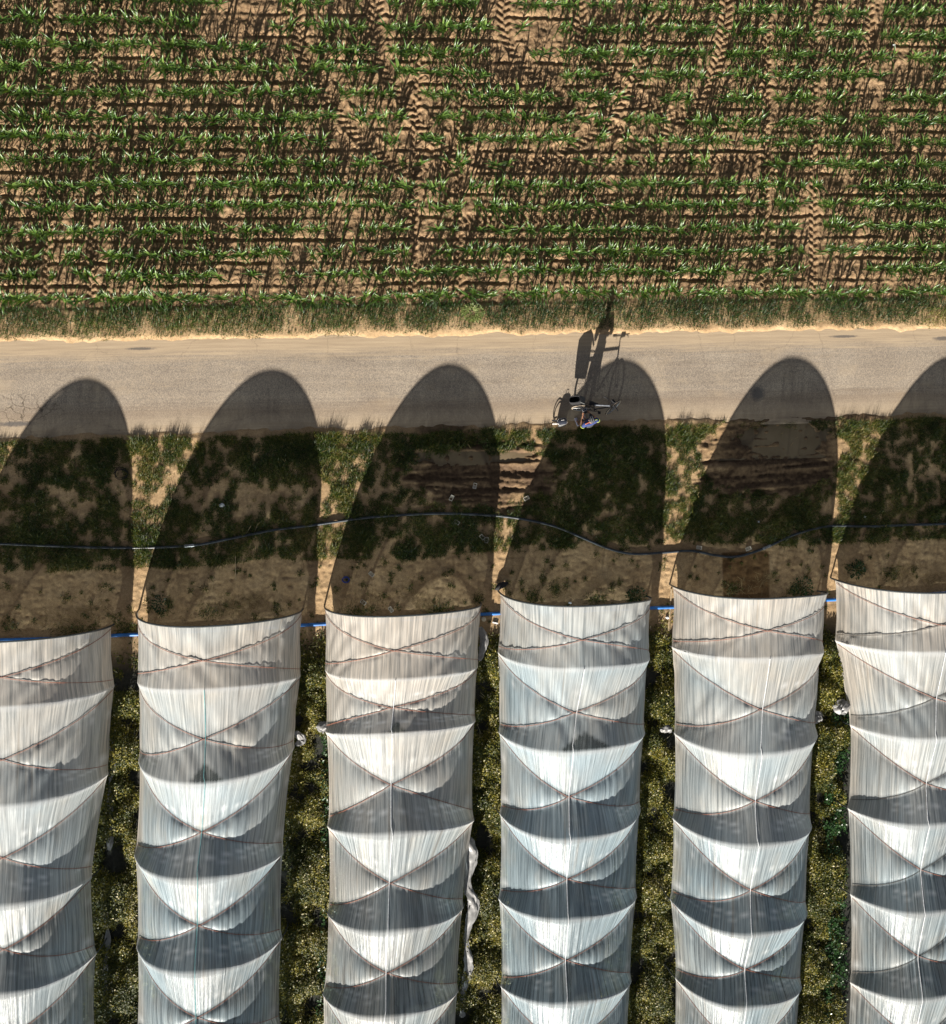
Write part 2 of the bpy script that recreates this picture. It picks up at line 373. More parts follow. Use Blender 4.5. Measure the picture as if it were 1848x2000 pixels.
def ground_fields(x, y):
    x = np.asarray(x, float); y = np.asarray(y, float)
    z = np.zeros_like(x); mud = np.zeros_like(x); wet = np.zeros_like(x)
    wob = fbm(x, y, 1.2, 3) - .5
    field = sstep(6.75, 7.0, y + wob * .2)
    # crop soil
    clod = (fbm(x, y, .085, 21, 2) - .5) * .065 + (fbm(x, y, .27, 25, 2) - .5) * .06
    rel, tm = track_field(x, y); rel = rel * 1.15
    ph = ((y - ROW0 + .10 * (fbm(x, np.floor((y - ROW0) / ROWD) * 7., .9, 33, 3) - .5)) / ROWD) % 1.
    brk = sstep(.40, .62, fbm(x, np.floor((y - ROW0) / ROWD) * 3.1, 1.5, 31, 3))
    groove = -.06 * np.exp(-((ph - .67) / .075) ** 2) * (1 - .85 * tm) * brk + .03 * np.exp(-((ph - .50) / .09) ** 2) * (1 - .85 * tm) + .02 * np.cos(2 * PI * ph) * (1 - tm)
    z = np.where(y > 6.6, field * (clod * (1 - .6 * tm) + rel + groove), z)
    # verge
    vg = sstep(5.75, 6.25, y) * (1 - field); z = z + vg * (.05 + .05 * wob)
    # under the road the bed sinks, the sandy margins lap over the asphalt
    e = .26 * (fbm(x, y, .9, 41) - .5) + .14 * (fbm(x, y, .25, 43, 2) - .5)
    inr = sstep(ROAD_LO + .0, ROAD_LO + .3, y + e) * sstep(ROAD_HI - .02, ROAD_HI - .3, y + e)
    lip = .014 * (.4 + fbm(x, y, .6, 45)) * np.exp(-((y + e - ROAD_LO) / .22) ** 2) + .022 * np.exp(-((y + e - ROAD_HI) / .16) ** 2)
    z = np.where((y > 2.2) & (y < 6.3), z * (1 - inr) - .07 * inr + lip, z)
    # strip and sand
    st = sstep(ROAD_LO + .1, ROAD_LO - .2, y)
    z = z + st * ((fbm(x, y, .4, 51, 3) - .5) * .03 + (fbm(x, y, .13, 57, 2) - .5) * .03)
    sd = sstep(-1.2, -1.7, y) * sstep(-3.6, -3.0, y)
    z = z + sd * (-.02 * sstep(.62, .82, vnoise(x / .17, y / .13, 61)) + .03 * (fbm(x, y * 1.5, .16, 65, 2) - .5))
    # mud with wheel ruts
    nz = (fbm(x, y, .8, 71) - .5) * .8 + (fbm(x, y * 3, .35, 72) - .5) * .6
    mA = sstep(1.2, .75, ell(x, y, 790, 850, 1090, 992) + nz); mB = sstep(1.2, .75, ell(x, y, 1372, 808, 1640, 978) + nz)
    m = np.maximum(mA, mB) * sstep(ROAD_LO + .28, ROAD_LO - .02, y + e)
    yw = y + .05 * np.sin(x * .9) + .05 * (vnoise(x * 1.7, y * 2, 77) - .5); rut = sstep(.12, .80, .75 * vnoise(x * .22 + 5, yw / .19, 74) + .4 * vnoise(x * .6, yw / .085, 75) - .08)
    fine = (fbm(x * .35, y, .07, 79, 2) - .5)
    z = z + m * (-.11 + .14 * rut + .05 * fine + .07 * (fbm(x, y, .10, 83, 2) - .5))
    tunnel_shade = 0 * x
    mud = m * np.clip(1.2 - .75 * rut * vnoise(x * 1.5, y * 3, 5) - .1, .35, 1.)
    pA = sstep(1.12, .95, ell(x, y, 822, 878, 1040, 909) + nz * .4); pB = sstep(1.1, .9, ell(x, y, 1450, 818, 1628, 893) + nz * .7)
    p = np.maximum(pA, pB); z = z * (1 - .85 * p) - .085 * p + p * .04 * sstep(.72, .9, vnoise(x / .2, y / .12, 91))
    rw_ = sstep(1.15, .8, np.minimum(ell(x, y, 815, 822, 905, 848), ell(x, y, 1400, 800, 1700, 832)) + nz); mud = np.maximum(mud, rw_ * .85)
    # damp patch
    dm = sstep(1.06, .97, np.maximum(np.abs(x - at(1457, 1120)[0]) / .82, np.abs(y - at(1457, 1125)[1]) / .82) + wob * .12)
    wet = np.maximum(dm * .9, sstep(1.5, 1.1, np.minimum(ell(x, y, 820, 800, 1034, 1000) , ell(x, y, 1410, 812, 1632, 960)) + nz) * .25 * st)
    bed = sstep(-3.6, -6.2, y) * (.55 + .45 * np.cos(2 * PI * (x - .055 * y) / 1.15)); tunnel_shade = sstep(-3.4, -5.0, y) * (y > -30); z = np.where((y < -5.) & (y > -21), z + .10 * (bed - .5) * sstep(-5., -6.5, y), z)
    z = np.where(np.abs(y) > 22, 0, z)
    return z, mud, wet, field, tunnel_shade
def gz(x, y):
    return float(ground_fields(np.array([[x]]), np.array([[y]]))[0][0, 0])
def far(a, b, n=14): return list(np.sign(b - a) * (np.geomspace(1, abs(b - a) + 1, n) - 1) + a)[1:]
xs = np.array(far(-17.6, -1500)[::-1] + list(np.arange(-17.6, 18.7, .042)) + far(18.7, 1500))
ys = np.array(far(-21, -1500)[::-1] + list(np.arange(-21, -5.4, .13)) + list(np.arange(-5.4, 6.7, .042)) + list(np.arange(6.7, 18.1, .034)) + far(18.1, 1500))
def grid_obj(name, xs, ys, zf, mat, attrs=None):
    X, Y = np.meshgrid(xs, ys); n, m = X.shape
    V = np.stack([X, Y, zf], -1).reshape(-1, 3)
    i = np.arange(n * m).reshape(n, m)
    F = np.stack([i[:-1, :-1], i[:-1, 1:], i[1:, 1:], i[1:, :-1]], -1).reshape(-1, 4)
    return mesh_np(name, V, [F], mat, None, attrs, True)
X, Y = np.meshgrid(xs, ys)
Z, MUD, WET, FLD, TSHADE = ground_fields(X, Y)
setp(grid_obj('ground', xs, ys, Z, M['ground'], dict(mud=MUD.ravel(), wet=WET.ravel(), field=FLD.ravel(), tunnel_shade=TSHADE.ravel())), kind='structure')
del X, Y, Z, TSHADE, MUD, WET, FLD
rx = np.concatenate([[-1500, -300, -60], np.arange(-20, 21, .5), [60, 300, 1500]]); ry = np.linspace(ROAD_LO - .12, ROAD_HI + .1, 24)
RX, RY = np.meshgrid(rx, ry)
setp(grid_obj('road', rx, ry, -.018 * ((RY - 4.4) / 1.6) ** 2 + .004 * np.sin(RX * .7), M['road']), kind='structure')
for nm, bx in (('puddle', (815, 874, 1040, 912)), ('puddle', (1400, 806, 1640, 900))):
    a = at(bx[0], bx[3]); b = at(bx[2], bx[1])
    gx = np.linspace(a[0], b[0], 20); gy = np.linspace(a[1], min(b[1], ROAD_LO - .02), 10)
    setp(grid_obj(nm, gx, gy, np.full((10, 20), -.068), M['water']), kind='structure')

# ------------------------------------------------------------------ leaf masses
def blades(name, base, az, el, L, W, droop, tint, mat, parent=None, nseg=2, smooth=False):
    """tapering blades: base (N,3), azimuth, elevation, length, width, droop (rad over the length)"""
    N = len(base); rows = []
    p = base.copy(); sd = np.stack([-np.sin(az), np.cos(az), np.zeros(N)], 1)
    e = el.copy()
    for k in range(nseg + 1):
        w = W * (1 - (k / nseg) ** 1.6) * (.75 if k == 0 else 1.)
        if k < nseg: rows += [p - sd * w[:, None] / 2, p + sd * w[:, None] / 2]
        else: rows += [p]
        d = np.stack([np.cos(az) * np.cos(e), np.sin(az) * np.cos(e), np.sin(e)], 1)
        p = p + d * (L / nseg)[:, None]; e = e - droop / nseg
    nv = len(rows); V = np.stack(rows, 1).reshape(-1, 3); o = (np.arange(N) * nv)[:, None]
    F = [o + np.array([[2 * k, 2 * k + 1, 2 * k + 3, 2 * k + 2]]) for k in range(nseg - 1)]
    T = o + np.array([[2 * nseg - 2, 2 * nseg - 1, 2 * nseg]])
    return mesh_np(name, V, ([np.concatenate(F)] if F else []) + [T], mat, parent, dict(tint=np.repeat(tint, nv)), smooth)
def leaves(name, c, az, el, L, W, tint, mat, parent=None):
    """small diamond leaves"""
    N = len(c); d = np.stack([np.cos(az) * np.cos(el), np.sin(az) * np.cos(el), np.sin(el)], 1)
    s = np.stack([-np.sin(az), np.cos(az), np.zeros(N)], 1)
    V = np.stack([c, c + d * (L * .5)[:, None] + s * (W * .5)[:, None], c + d * L[:, None] - np.array([0, 0, .12]) * L[:, None], c + d * (L * .5)[:, None] - s * (W * .5)[:, None]], 1).reshape(-1, 3)
    F = (np.arange(N) * 4)[:, None] + np.arange(4)[None]
    return mesh_np(name, V, [F], mat, parent, dict(tint=np.repeat(tint, 4)))
U = rng.uniform
def gzs(x, y): return ground_fields(x[None], y[None])[0][0]

# verge grass between road and crop
N = 46000
x = U(-16.5, 18, N); y = U(5.72, 6.98, N)
edge = 5.93 + .30 * (fbm(x, y * 0, .7, 101) - .5) + .16 * (fbm(x, y * 0, .22, 103, 2) - .5)
dens = fbm(x, y, .45, 105)
k = (y > edge) & ((dens > .36) | (U(0, 1, N) < .35)) & (y < 6.86 + .25 * (dens - .5))
x, y = x[k], y[k]; n = len(x)
h = U(.07, .2, n) * (.55 + .9 * sstep(5.9, 6.4, y)) * (.6 + .8 * fbm(x, y, .5, 107))
warm = -.20 + sstep(3., -9., x) * .22 + .35 * (fbm(x, y, 1.1, 109) - .5) + .6 * sstep(15.3, 16.2, x) * sstep(6.6, 6.3, y)
tint = np.clip(.36 + warm + U(-.3, .3, n) + (U(0, 1, n) < .06) * .4 - .12 * sstep(6.2, 6.7, y), 0, 1)
vo = blades('verge_grass', np.stack([x, y, gzs(x, y) - .01], 1), U(0, 2 * PI, n), U(.6, 1.45, n), h, U(.010, .02, n), U(.3, 1.5, n), tint, M['verge'])
setp(vo, 'dense green and straw-tinted grass along the far road edge', 'grass', kind='stuff')

# patchy weeds between road and tunnels
def weed_density(x, y):
    lowb = -1.45 + .45 * (fbm(x, y * 0, 2.2, 121) - .5)
    upb = 2.72 + .35 * (fbm(x, y * 0, .8, 123) - .5)
    d = .34 * fbm(x, y, .75, 125, 2) + .66 * fbm(x, y, .21, 127, 2) + .10 - .03 * sstep(1., -1., y) + .10 * np.exp(-((y - 2.35) / .35) ** 2) + .09 * np.exp(-((y + .75) / .55) ** 2) - .05 * sstep(1.6, 1.0, y) * sstep(.2, .8, y)
    m = np.maximum(sstep(1.1, .8, ell(x, y, 800, 868, 1080, 990) + (fbm(x, y, .5, 133) - .5) * .7), sstep(1.12, .9, ell(x, y, 1375, 806, 1640, 970) + (fbm(x, y, .5, 135) - .5) * .5))
    d = d - .40 * m
    return np.where((y < upb) & (y > lowb), d, 0)
N = 560000
x = U(-17, 18.3, N); y = U(-1.85, 2.95, N); d = weed_density(x, y)
k = (d > .485) & (U(0, 1, N) < .3 + 5.0 * (d - .485)); x, y, d = x[k], y[k], d[k]; n = len(x)
h = U(.05, .15, n) * (.55 + 3.6 * (d - .46)) * (1 + .45 * (fbm(x, y, .35, 141) > .6))
tint = np.clip(.50 + .55 * (fbm(x, y, .7, 143) - .5) + U(-.32, .32, n) + (U(0, 1, n) < .05) * .45, 0, 1)
wo = blades('roadside_weeds', np.stack([x, y, gzs(x, y) - .008], 1), U(0, 2 * PI, n), U(.35, 1.4, n), h * .9, U(.008, .018, n), U(.2, 1.4, n), tint, M['weed'])
setp(wo, 'patchy low weeds on the sandy strip between road and tunnels', 'weeds', kind='stuff')
# tall grass stems at the near road edge
N = 5200
x = U(-16.5, 18, N); x0 = fbm(x, x * 0, .5, 151, 2); y = 2.62 + .16 * (fbm(x, x * 0, .8, 123) - .5) * 2 + U(-.15, .1, N)
k = (x0 > .50); x, y = x[k], y[k]; n = len(x)
so = blades('tall_grass', np.stack([x, y, gzs(x, y) - .01], 1), U(0, 2 * PI, n), U(1.15, 1.5, n), U(.12, .34, n) * (.5 + .9 * fbm(x, y * 0, .4, 153)), U(.006, .013, n), U(0, .6, n), np.clip(U(.3, 1., n), 0, 1), M['weed'])
setp(so, 'thin taller grass stems along the near road edge', 'grass', kind='stuff')
# small tufts and seedlings on the bare sand
tx, ty, th = [], [], []
for i in range(260):
    cx, cy = U(-16.8, 18), U(-3.9, -1.2); r = U(.02, .10) * (1.5 if U() < .15 else 1)
    c = int(14 + 380 * r); tx += list(cx + rng.normal(0, r * .6, c)); ty += list(cy + rng.normal(0, r * .6, c)); th += [r] * c
for cxp, cyp, rr, c in ((250, 1228, .5, 500), (150, 1232, .7, 500), (410, 1195, .5, 240), (330, 1180, .12, 160), (700, 1195, .6, 420), (860, 1192, .5, 400), (1040, 1165, .25, 280), (1085, 1150, .2, 260), (1165, 1170, .4, 240), (1240, 1170, .22, 420), (1430, 1150, .3, 200), (1560, 1150, .3, 420), (1675, 1110, .25, 320), (1740, 1120, .35, 260), (935, 1170, .2, 160), (1060, 1130, .12, 120)):
    p = at(cxp, cyp); tx += list(p[0] + rng.normal(0, rr * .5, c)); ty += list(p[1] + rng.normal(0, .13, c)); th += [.1] * c
x = np.array(tx); y = np.array(ty); n = len(x)
so = blades('sand_weeds', np.stack([x, y, gzs(x, y) - .006], 1), U(0, 2 * PI, n), U(.3, 1.3, n), U(.5, 1.1, n) * (.05 + np.array(th) * .9), U(.010, .024, n), U(.2, 1.2, n), np.clip(U(.1, .95, n), 0, 1), M['weed'])
setp(so, 'scattered dark weed tufts on bare sand before the tunnels', 'weeds', kind='stuff')
# straw on the sand and in the strip
sx_, sy_ = [], []
for cxp, cyp, rr, c in ((130, 1215, .9, 240), (190, 1190, .6, 130), (455, 1185, .45, 190), (495, 1175, .4, 150), (410, 1165, .7, 60), (720, 1170, .5, 110), (800, 1150, .6, 130), (830, 1185, .5, 130), (1100, 1150, .5, 80), (1440, 1150, .6, 90), (1500, 1130, .3, 70), (1760, 1120, .6, 150), (1820, 1130, .4, 90)):
    p = at(cxp, cyp); sx_ += list(p[0] + rng.normal(0, rr * .5, c)); sy_ += list(p[1] + rng.normal(0, rr * .33, c))
sx_ += list(U(-16.5, 18, 420)); sy_ += list(U(-3.4, 2.5, 420))
x = np.array(sx_); y = np.array(sy_); n = len(x)
so = blades('dry_straw', np.stack([x, y, gzs(x, y) + .015], 1), U(0, 2 * PI, n), U(-.05, .2, n), U(.08, .34, n), U(.008, .02, n), U(0, .1, n), U(0, 1, n), M['straw'])
setp(so, 'loose dry straw stalks scattered over sand by tunnel mouths', 'straw', kind='stuff')

# ------------------------------------------------------------------ maize
def corn_arrays(rs):
    V, F = [], []; tints = []
    Hs = rs.uniform(.50, .72); nl = rs.integers(10, 13); az0 = rs.uniform(0, 2 * PI)
    lean = np.array([rs.normal(0, .05), rs.normal(0, .05)])
    def add_strip(cen, sdv, ws, fold, tint):
        b = len(V); m = len(cen)
        for c, s, w in zip(cen, sdv, ws):
            V.append(c - s * w / 2 + fold * w * .35); V.append(c); V.append(c + s * w / 2 + fold * w * .35); tints.extend([tint] * 3)
        for i in range(m - 1):
            a = b + 3 * i; F.append((a, a + 1, a + 4, a + 3)); F.append((a + 1, a + 2, a + 5, a + 4))
    # stem
    for q in (0, PI / 2):
        s = np.array([math.cos(q), math.sin(q), 0]); cen = [np.array([lean[0] * t, lean[1] * t, Hs * .75 * t]) for t in (0, .5, 1)]
        add_strip(cen, [s] * 3, [.03, .024, .014], np.zeros(3), .35)
    for i in range(nl):
        t = (i + .5) / nl; az = az0 + (i % 2) * PI + rs.normal(0, .5)
        L = rs.uniform(.30, .48) * (.75 + .5 * math.sin(PI * min(1, t + .2))); w0 = rs.uniform(.042, .064)
        el = math.radians(rs.uniform(38, 58) + 24 * t); dr = math.radians(rs.uniform(55, 120)) * (1.1 - .55 * t)
        p = np.array([lean[0] * t, lean[1] * t, Hs * .72 * t + .03]); cen, sd, ws = [], [], []; tw = rs.normal(0, .5)
        ns = 6
        for k in range(ns + 1):
            u = k / ns; e = el - dr * u ** 1.4; a2 = az + tw * u * .6
            cen.append(p.copy()); sd.append(np.array([-math.sin(a2 + tw * u), math.cos(a2 + tw * u), .25 * tw * u]))
            ws.append(w0 * (1 - u) ** .55 * min(1, .55 + 1.8 * u) + .001)
            p = p + np.array([math.cos(a2) * math.cos(e), math.sin(a2) * math.cos(e), math.sin(e)]) * L / ns
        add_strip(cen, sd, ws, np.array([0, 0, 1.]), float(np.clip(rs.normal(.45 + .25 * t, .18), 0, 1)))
    return np.array(V), np.array(F), np.array(tints)
def corn_pair(i):
    v, f, t_ = corn_arrays(np.random.default_rng(500 + i)); v2, f2, t2 = corn_arrays(np.random.default_rng(700 + i)); a = i * .9
    if i % 3 == 0: return v, f, t_
    return np.concatenate([v, v2 * .72 + np.array([.1 * math.cos(a), .05 * math.sin(a), 0])]), np.concatenate([f, f2 + len(v)]), np.concatenate([t_, t2])
VAR = [corn_pair(i) for i in range(14)]
VARM = []
for i, (v, f, tt) in enumerate(VAR):
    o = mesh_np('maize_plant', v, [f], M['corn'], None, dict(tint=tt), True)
    VARM.append(o)
spots = []
for r in range(-0, NROW):
    yr = ROW0 + r * ROWD + .03 * math.sin(r * 2.1)
    xx = -17.0
    while xx < 18.4:
        xx += .16 + random.random() * .115
        yy = yr + random.gauss(0, .022) + .05 * math.sin(xx * .35 + r)
        spots.append((r, xx, yy))
sa = np.array([(s[1], s[2]) for s in spots]); _, tmk = track_field(sa[:, :1].copy(), sa[:, 1:].copy()); tmk = tmk.ravel()
gapn = fbm(sa[:, 0], sa[:, 1], 1.3, 171, 2)
keep = ((tmk < .35) | (U(0, 1, len(sa)) < .3)) & (gapn > .22); keep &= ~((U(0, 1, len(sa)) < .06)); keep &= ~((gapn < .34) & (U(0, 1, len(sa)) < .5))
zz = gzs(sa[:, 0], sa[:, 1])
near, rest = [], []
for i, s in enumerate(spots):
    if not keep[i]: continue
    visible = -15.6 < s[1] < 17.4
    (near if (s[0] < 2 and visible) else rest).append((s[1], s[2], zz[i] - .01))
near.sort(key=lambda p: p[1] > ROW0 + ROWD / 2)
first_row = near[:300]; rest += near[300:]
used = set()
for i, (px, py, pz) in enumerate(first_row):
    k = i % len(VARM)
    if k not in used: o = VARM[k]; used.add(k)
    else: o = VARM[k].copy(); COL.objects.link(o)
    o.location = (px, py, pz); o.rotation_euler = (0, 0, random.uniform(0, 2 * PI)); s = random.uniform(.78, 1.15); o.scale = (s, s, s)
    setp(o, 'young green maize plant in the two crop rows nearest the grass verge', 'maize plant', 'maize plants in the rows nearest the verge')
Vs, Fs, Ts = [], [], []; off = 0
for (px, py, pz) in rest:
    v, f, tt = VAR[random.randrange(len(VAR))]; a = random.uniform(0, 2 * PI); s = random.uniform(.75, 1.18)
    R = np.array([[math.cos(a), -math.sin(a), 0], [math.sin(a), math.cos(a), 0], [0, 0, 1]]) * s
    Vs.append(v @ R.T + np.array([px, py, pz])); Fs.append(f + off); off += len(v); Ts.append(np.clip(tt + random.gauss(0, .08), 0, 1))
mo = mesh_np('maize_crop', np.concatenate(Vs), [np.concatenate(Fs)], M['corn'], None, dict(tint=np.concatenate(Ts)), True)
setp(mo, 'rows of young maize filling the field beyond the front two rows', 'maize crop', kind='stuff')
# tiny weeds and seedlings in the crop soil
N = 16000
x = U(-16.5, 18, N); y = U(6.9, 17.6, N); k = fbm(x, y, .5, 181) + .5 * sstep(8.4, 7.2, y) > .60
x, y = x[k], y[k]; n = len(x)
so = blades('crop_weeds', np.stack([x, y, gzs(x, y) - .004], 1), U(0, 2 * PI, n), U(.3, 1.2, n), U(.03, .09, n), U(.008, .02, n), U(.2, 1.2, n), np.clip(U(.1, .9, n), 0, 1), M['weed'])
setp(so, 'tiny seedling weeds speckling the soil between maize rows', 'weeds', kind='stuff')

# pale bush on the verge
bp = at(922, 612); bush = empty('weed_bush', (bp[0], bp[1], 0.05))
setp(bush, 'pale yellow-green leafy weed rising from the verge grass', 'weed')
n = 420; aa = U(0, 2 * PI, n); rr = np.sqrt(U(0, 1, n)) * .36; hh = U(.08, .42, n) * (1 - rr)
leaves('foliage', np.stack([rr * np.cos(aa), rr * np.sin(aa) * .8, hh], 1), aa + rng.normal(0, .6, n), U(-.2, .8, n), U(.05, .10, n), U(.025, .05, n), U(0, 1, n), M['bush'], bush)
mb = MB()
for i in range(9):
    a = i * .7; mb.tube([(0, 0, 0), (.12 * math.cos(a), .1 * math.sin(a), .18), (.26 * math.cos(a), .22 * math.sin(a), .3)], [.008, .006, .003], 5)
mb.build('stem', M['wood'], bush)
# broad-leaved plants by the puddle and the tunnel mouths
for i, (px, py, s, lab) in enumerate(((950, 865, .20, 'broad-leaved weed rosette on the rut edge above the long puddle'), (988, 872, .17, 'smaller weed rosette beside the one above the long puddle'), (1243, 1166, .34, 'bushy dark weed by the right foot of the fourth tunnel mouth'), (1567, 1148, .36, 'bushy dark weed inside the right foot of the fifth tunnel mouth'), (314, 1180, .26, 'lone weed clump on sand before the second tunnel from left'), (1672, 1112, .3, 'weed clump on shaded sand before the rightmost tunnel'))):
    p = at(px, py); o = empty('broad_weed', (p[0], p[1], gz(p[0], p[1]))); setp(o, lab, 'weed')
    n = 130; aa = U(0, 2 * PI, n); rr = np.sqrt(U(0, 1, n)) * s; hh = U(.02, .75, n) * s * (1.15 - rr / s)
    leaves('foliage', np.stack([rr * np.cos(aa), rr * np.sin(aa), hh], 1), aa, U(-.1, .7, n), U(.05, .12, n), U(.03, .06, n), U(0, .7, n), M['berry' if i > 1 else 'bush'], o)
    mb = MB()
    for q in range(6): mb.tube([(0, 0, 0), (s * .4 * math.cos(q), s * .4 * math.sin(q), s * .35), (s * .7 * math.cos(q), s * .7 * math.sin(q), s * .45)], [.007, .005, .003], 5)
    mb.build('stem', M['weed'] if False else M['wood'], o)

# ------------------------------------------------------------------ polytunnels
HR = 3.1
T = {1: dict(r=[(0, 1256), (0, 1383), (0, 1578), (0, 1773), (0, 1945)], R=[(218.3, 1223.4), (224.7, 1339), (213, 1510), (181, 1712), (190.6, 1859)]),
     2: dict(r=[(396.5, 1226), (394.3, 1348), (396.5, 1533), (385.8, 1721), (383.7, 1903)], L=[(270, 1195), (270.7, 1328.6), (272, 1482), (263.5, 1667.6), (267.7, 1846.6)], R=[(590, 1193), (587.4, 1320), (575.5, 1458.6), (554.2, 1665), (552, 1829.6)]),
     3: dict(r=[(772.6, 1205.7), (767.8, 1329), (762, 1434), (766.7, 1632), (760.7, 1823), (754.8, 1989)], L=[(634.7, 1186.6), (635, 1308), (635.9, 1430), (639.5, 1614), (639.5, 1784), (630, 1940)], R=[(939, 1180.7), (933, 1300.8), (928.4, 1407.7), (925.5, 1602), (904.6, 1772), (895, 1935)]),
     4: dict(r=[(1139.6, 1186), (1137, 1307), (1115.6, 1471), (1115, 1643), (1113, 1798), (1110, 1963)], L=[(976.5, 1159), (971.7, 1273.4), (973.6, 1430), (975, 1588), (972.5, 1754), (977, 1925)], R=[(1266.6, 1167.6), (1265, 1284), (1258.3, 1428), (1250, 1580), (1243, 1750), (1232, 1915)]),
     5: dict(r=[(1503, 1171), (1499.5, 1287), (1484, 1477), (1482, 1654), (1471, 1829), (1460, 1970)], L=[(1313.4, 1145.6), (1310.9, 1263), (1315, 1430.5), (1311.8, 1596), (1306.5, 1754), (1317, 1907.6)], R=[(1602, 1156.6), (1597.4, 1269), (1590.5, 1424), (1582, 1607), (1574, 1777.6), (1563.2, 1923)]),
     6: dict(r=[(1842.6, 1160), (1842.6, 1275), (1825.3, 1446), (1814.3, 1615), (1808.7, 1787), (1803.4, 1956)], L=[(1629.6, 1133), (1629.6, 1250.5), (1657.8, 1415), (1653, 1577), (1657.8, 1744.8), (1657.8, 1917)])}
EH = [.25, .35, .65, .95, 1.05, 1.05, 1.05, 1.05, 1.05]
DEP = {1: [.08, .18, .26, .33, .34, .34, .34, .34], 2: [.07, .20, .34, .34, .34, .34, .34, .34], 3: [.06, .17, .34, .34, .34, .34, .34, .34],
       4: [.08, .21, .32, .34, .34, .34, .34, .34], 5: [.09, .22, .33, .34, .34, .34, .34, .34], 6: [.09, .22, .31, .33, .33, .33, .33, .33]}
class Hoop: pass
def make_hoops(k):
    t = T[k]; hs = []
    for i, rp in enumerate(t['r']):
        h = Hoop(); rid = at(*rp, HR); h.x, h.y, h.he = rid[0], rid[1], EH[i]
        s = math.sin(math.acos(h.he / HR)); y1 = .12
        for e in 'LR':
            if e in t:
                p = at(*t[e][i], h.he); w = abs(p[0] - rid[0]) / s; dy = float(np.clip(p[1] - rid[1], -.7, .7)) / (1 - h.he / HR)
            else: w = 2.45 if e == 'L' else 2.9; dy = 0
            setattr(h, 'w' + e, w); setattr(h, 'd' + e, dy)
        hs.append(h)
    while hs[-1].y > -22.5:
        a = hs[-1]; h = Hoop(); h.__dict__.update(a.__dict__); h.y = a.y - 2.92; h.x = a.x - .16; h.he = EH[min(len(hs), 8)]; hs.append(h)
    return hs
def hoop_pt(h, v, th=None):
    """v in [-1,1] over the film; arrays allowed"""
    v = np.asarray(v, float); tm = math.acos(h.he / HR); a = v * tm if th is None else th
    w = np.where(a < 0, h.wL, h.wR); dy = np.where(a < 0, h.dL, h.dR)
    z = HR * np.abs(np.cos(a)) ** .92; xx = h.x + w * np.sin(a)
    return np.stack([xx, h.y + dy * (1 - z / HR), z], -1)
def rope_u(v, s):
    t = (v * s + 1) / 2
    return .03 + .86 * t + .32 * t * (1 - t)
def film_pt(A, B, u, v, D, wr=0., asym=0.):
    P = hoop_pt(A, v) * (1 - u)[..., None] + hoop_pt(B, v) * u[..., None]
    ua = rope_u(v, 1); ub = rope_u(v, -1); u1 = np.minimum(ua, ub); u2 = np.maximum(ua, ub)
    dr = D * np.maximum(np.cos(v * PI / 2), 0) ** .6 + .05 * (D / .4)
    t = np.clip((u - u1) / np.maximum(u2 - u1, 1e-4), 0, 1)
    d = np.where(u < u1, dr * u / np.maximum(u1, 1e-4), np.where(u > u2, dr * (1 - u) / np.maximum(1 - u2, 1e-4), dr * (1 - .22 * np.minimum(1, (u2 - u1) / .3) * 4 * t * (1 - t))))
    d = d + (.02 + .035 * (np.abs(v) > .8) * sstep(.8, 1, np.abs(v)) * D / .4) * np.sin(PI * np.clip(u, 0, 1))
    cx = (A.x + B.x) / 2; c = np.stack([np.full_like(P[..., 0], cx), P[..., 1], np.full_like(P[..., 0], .5)], -1)
    n = P - c; n = n / np.linalg.norm(n, axis=-1, keepdims=True)
    return P - n * (d - wr)[..., None], n
ROOT = {}
ORD = {1: 'leftmost', 2: 'second', 3: 'third', 4: 'fourth', 5: 'fifth', 6: 'rightmost'}
LAB = {1: 'leftmost white polytunnel, cut off by the photo edge, sagging smoothly between hoops',
       2: 'white polytunnel with a teal cord down its ridge, second from left',
       3: 'white polytunnel with beige tinged mouth and bundled film along its right side',
       4: 'white polytunnel with a big torn triangle near its third hoop, black sack at its corner',
       5: 'white polytunnel with a white ridge line, its mouth before the damp sand patch',
       6: 'rightmost white polytunnel with clear film puffed out at its left edge'}
HOLE = {2: (.02, .16, .20), 3: (.05, .07, .20), 4: (.10, .24, .22)}
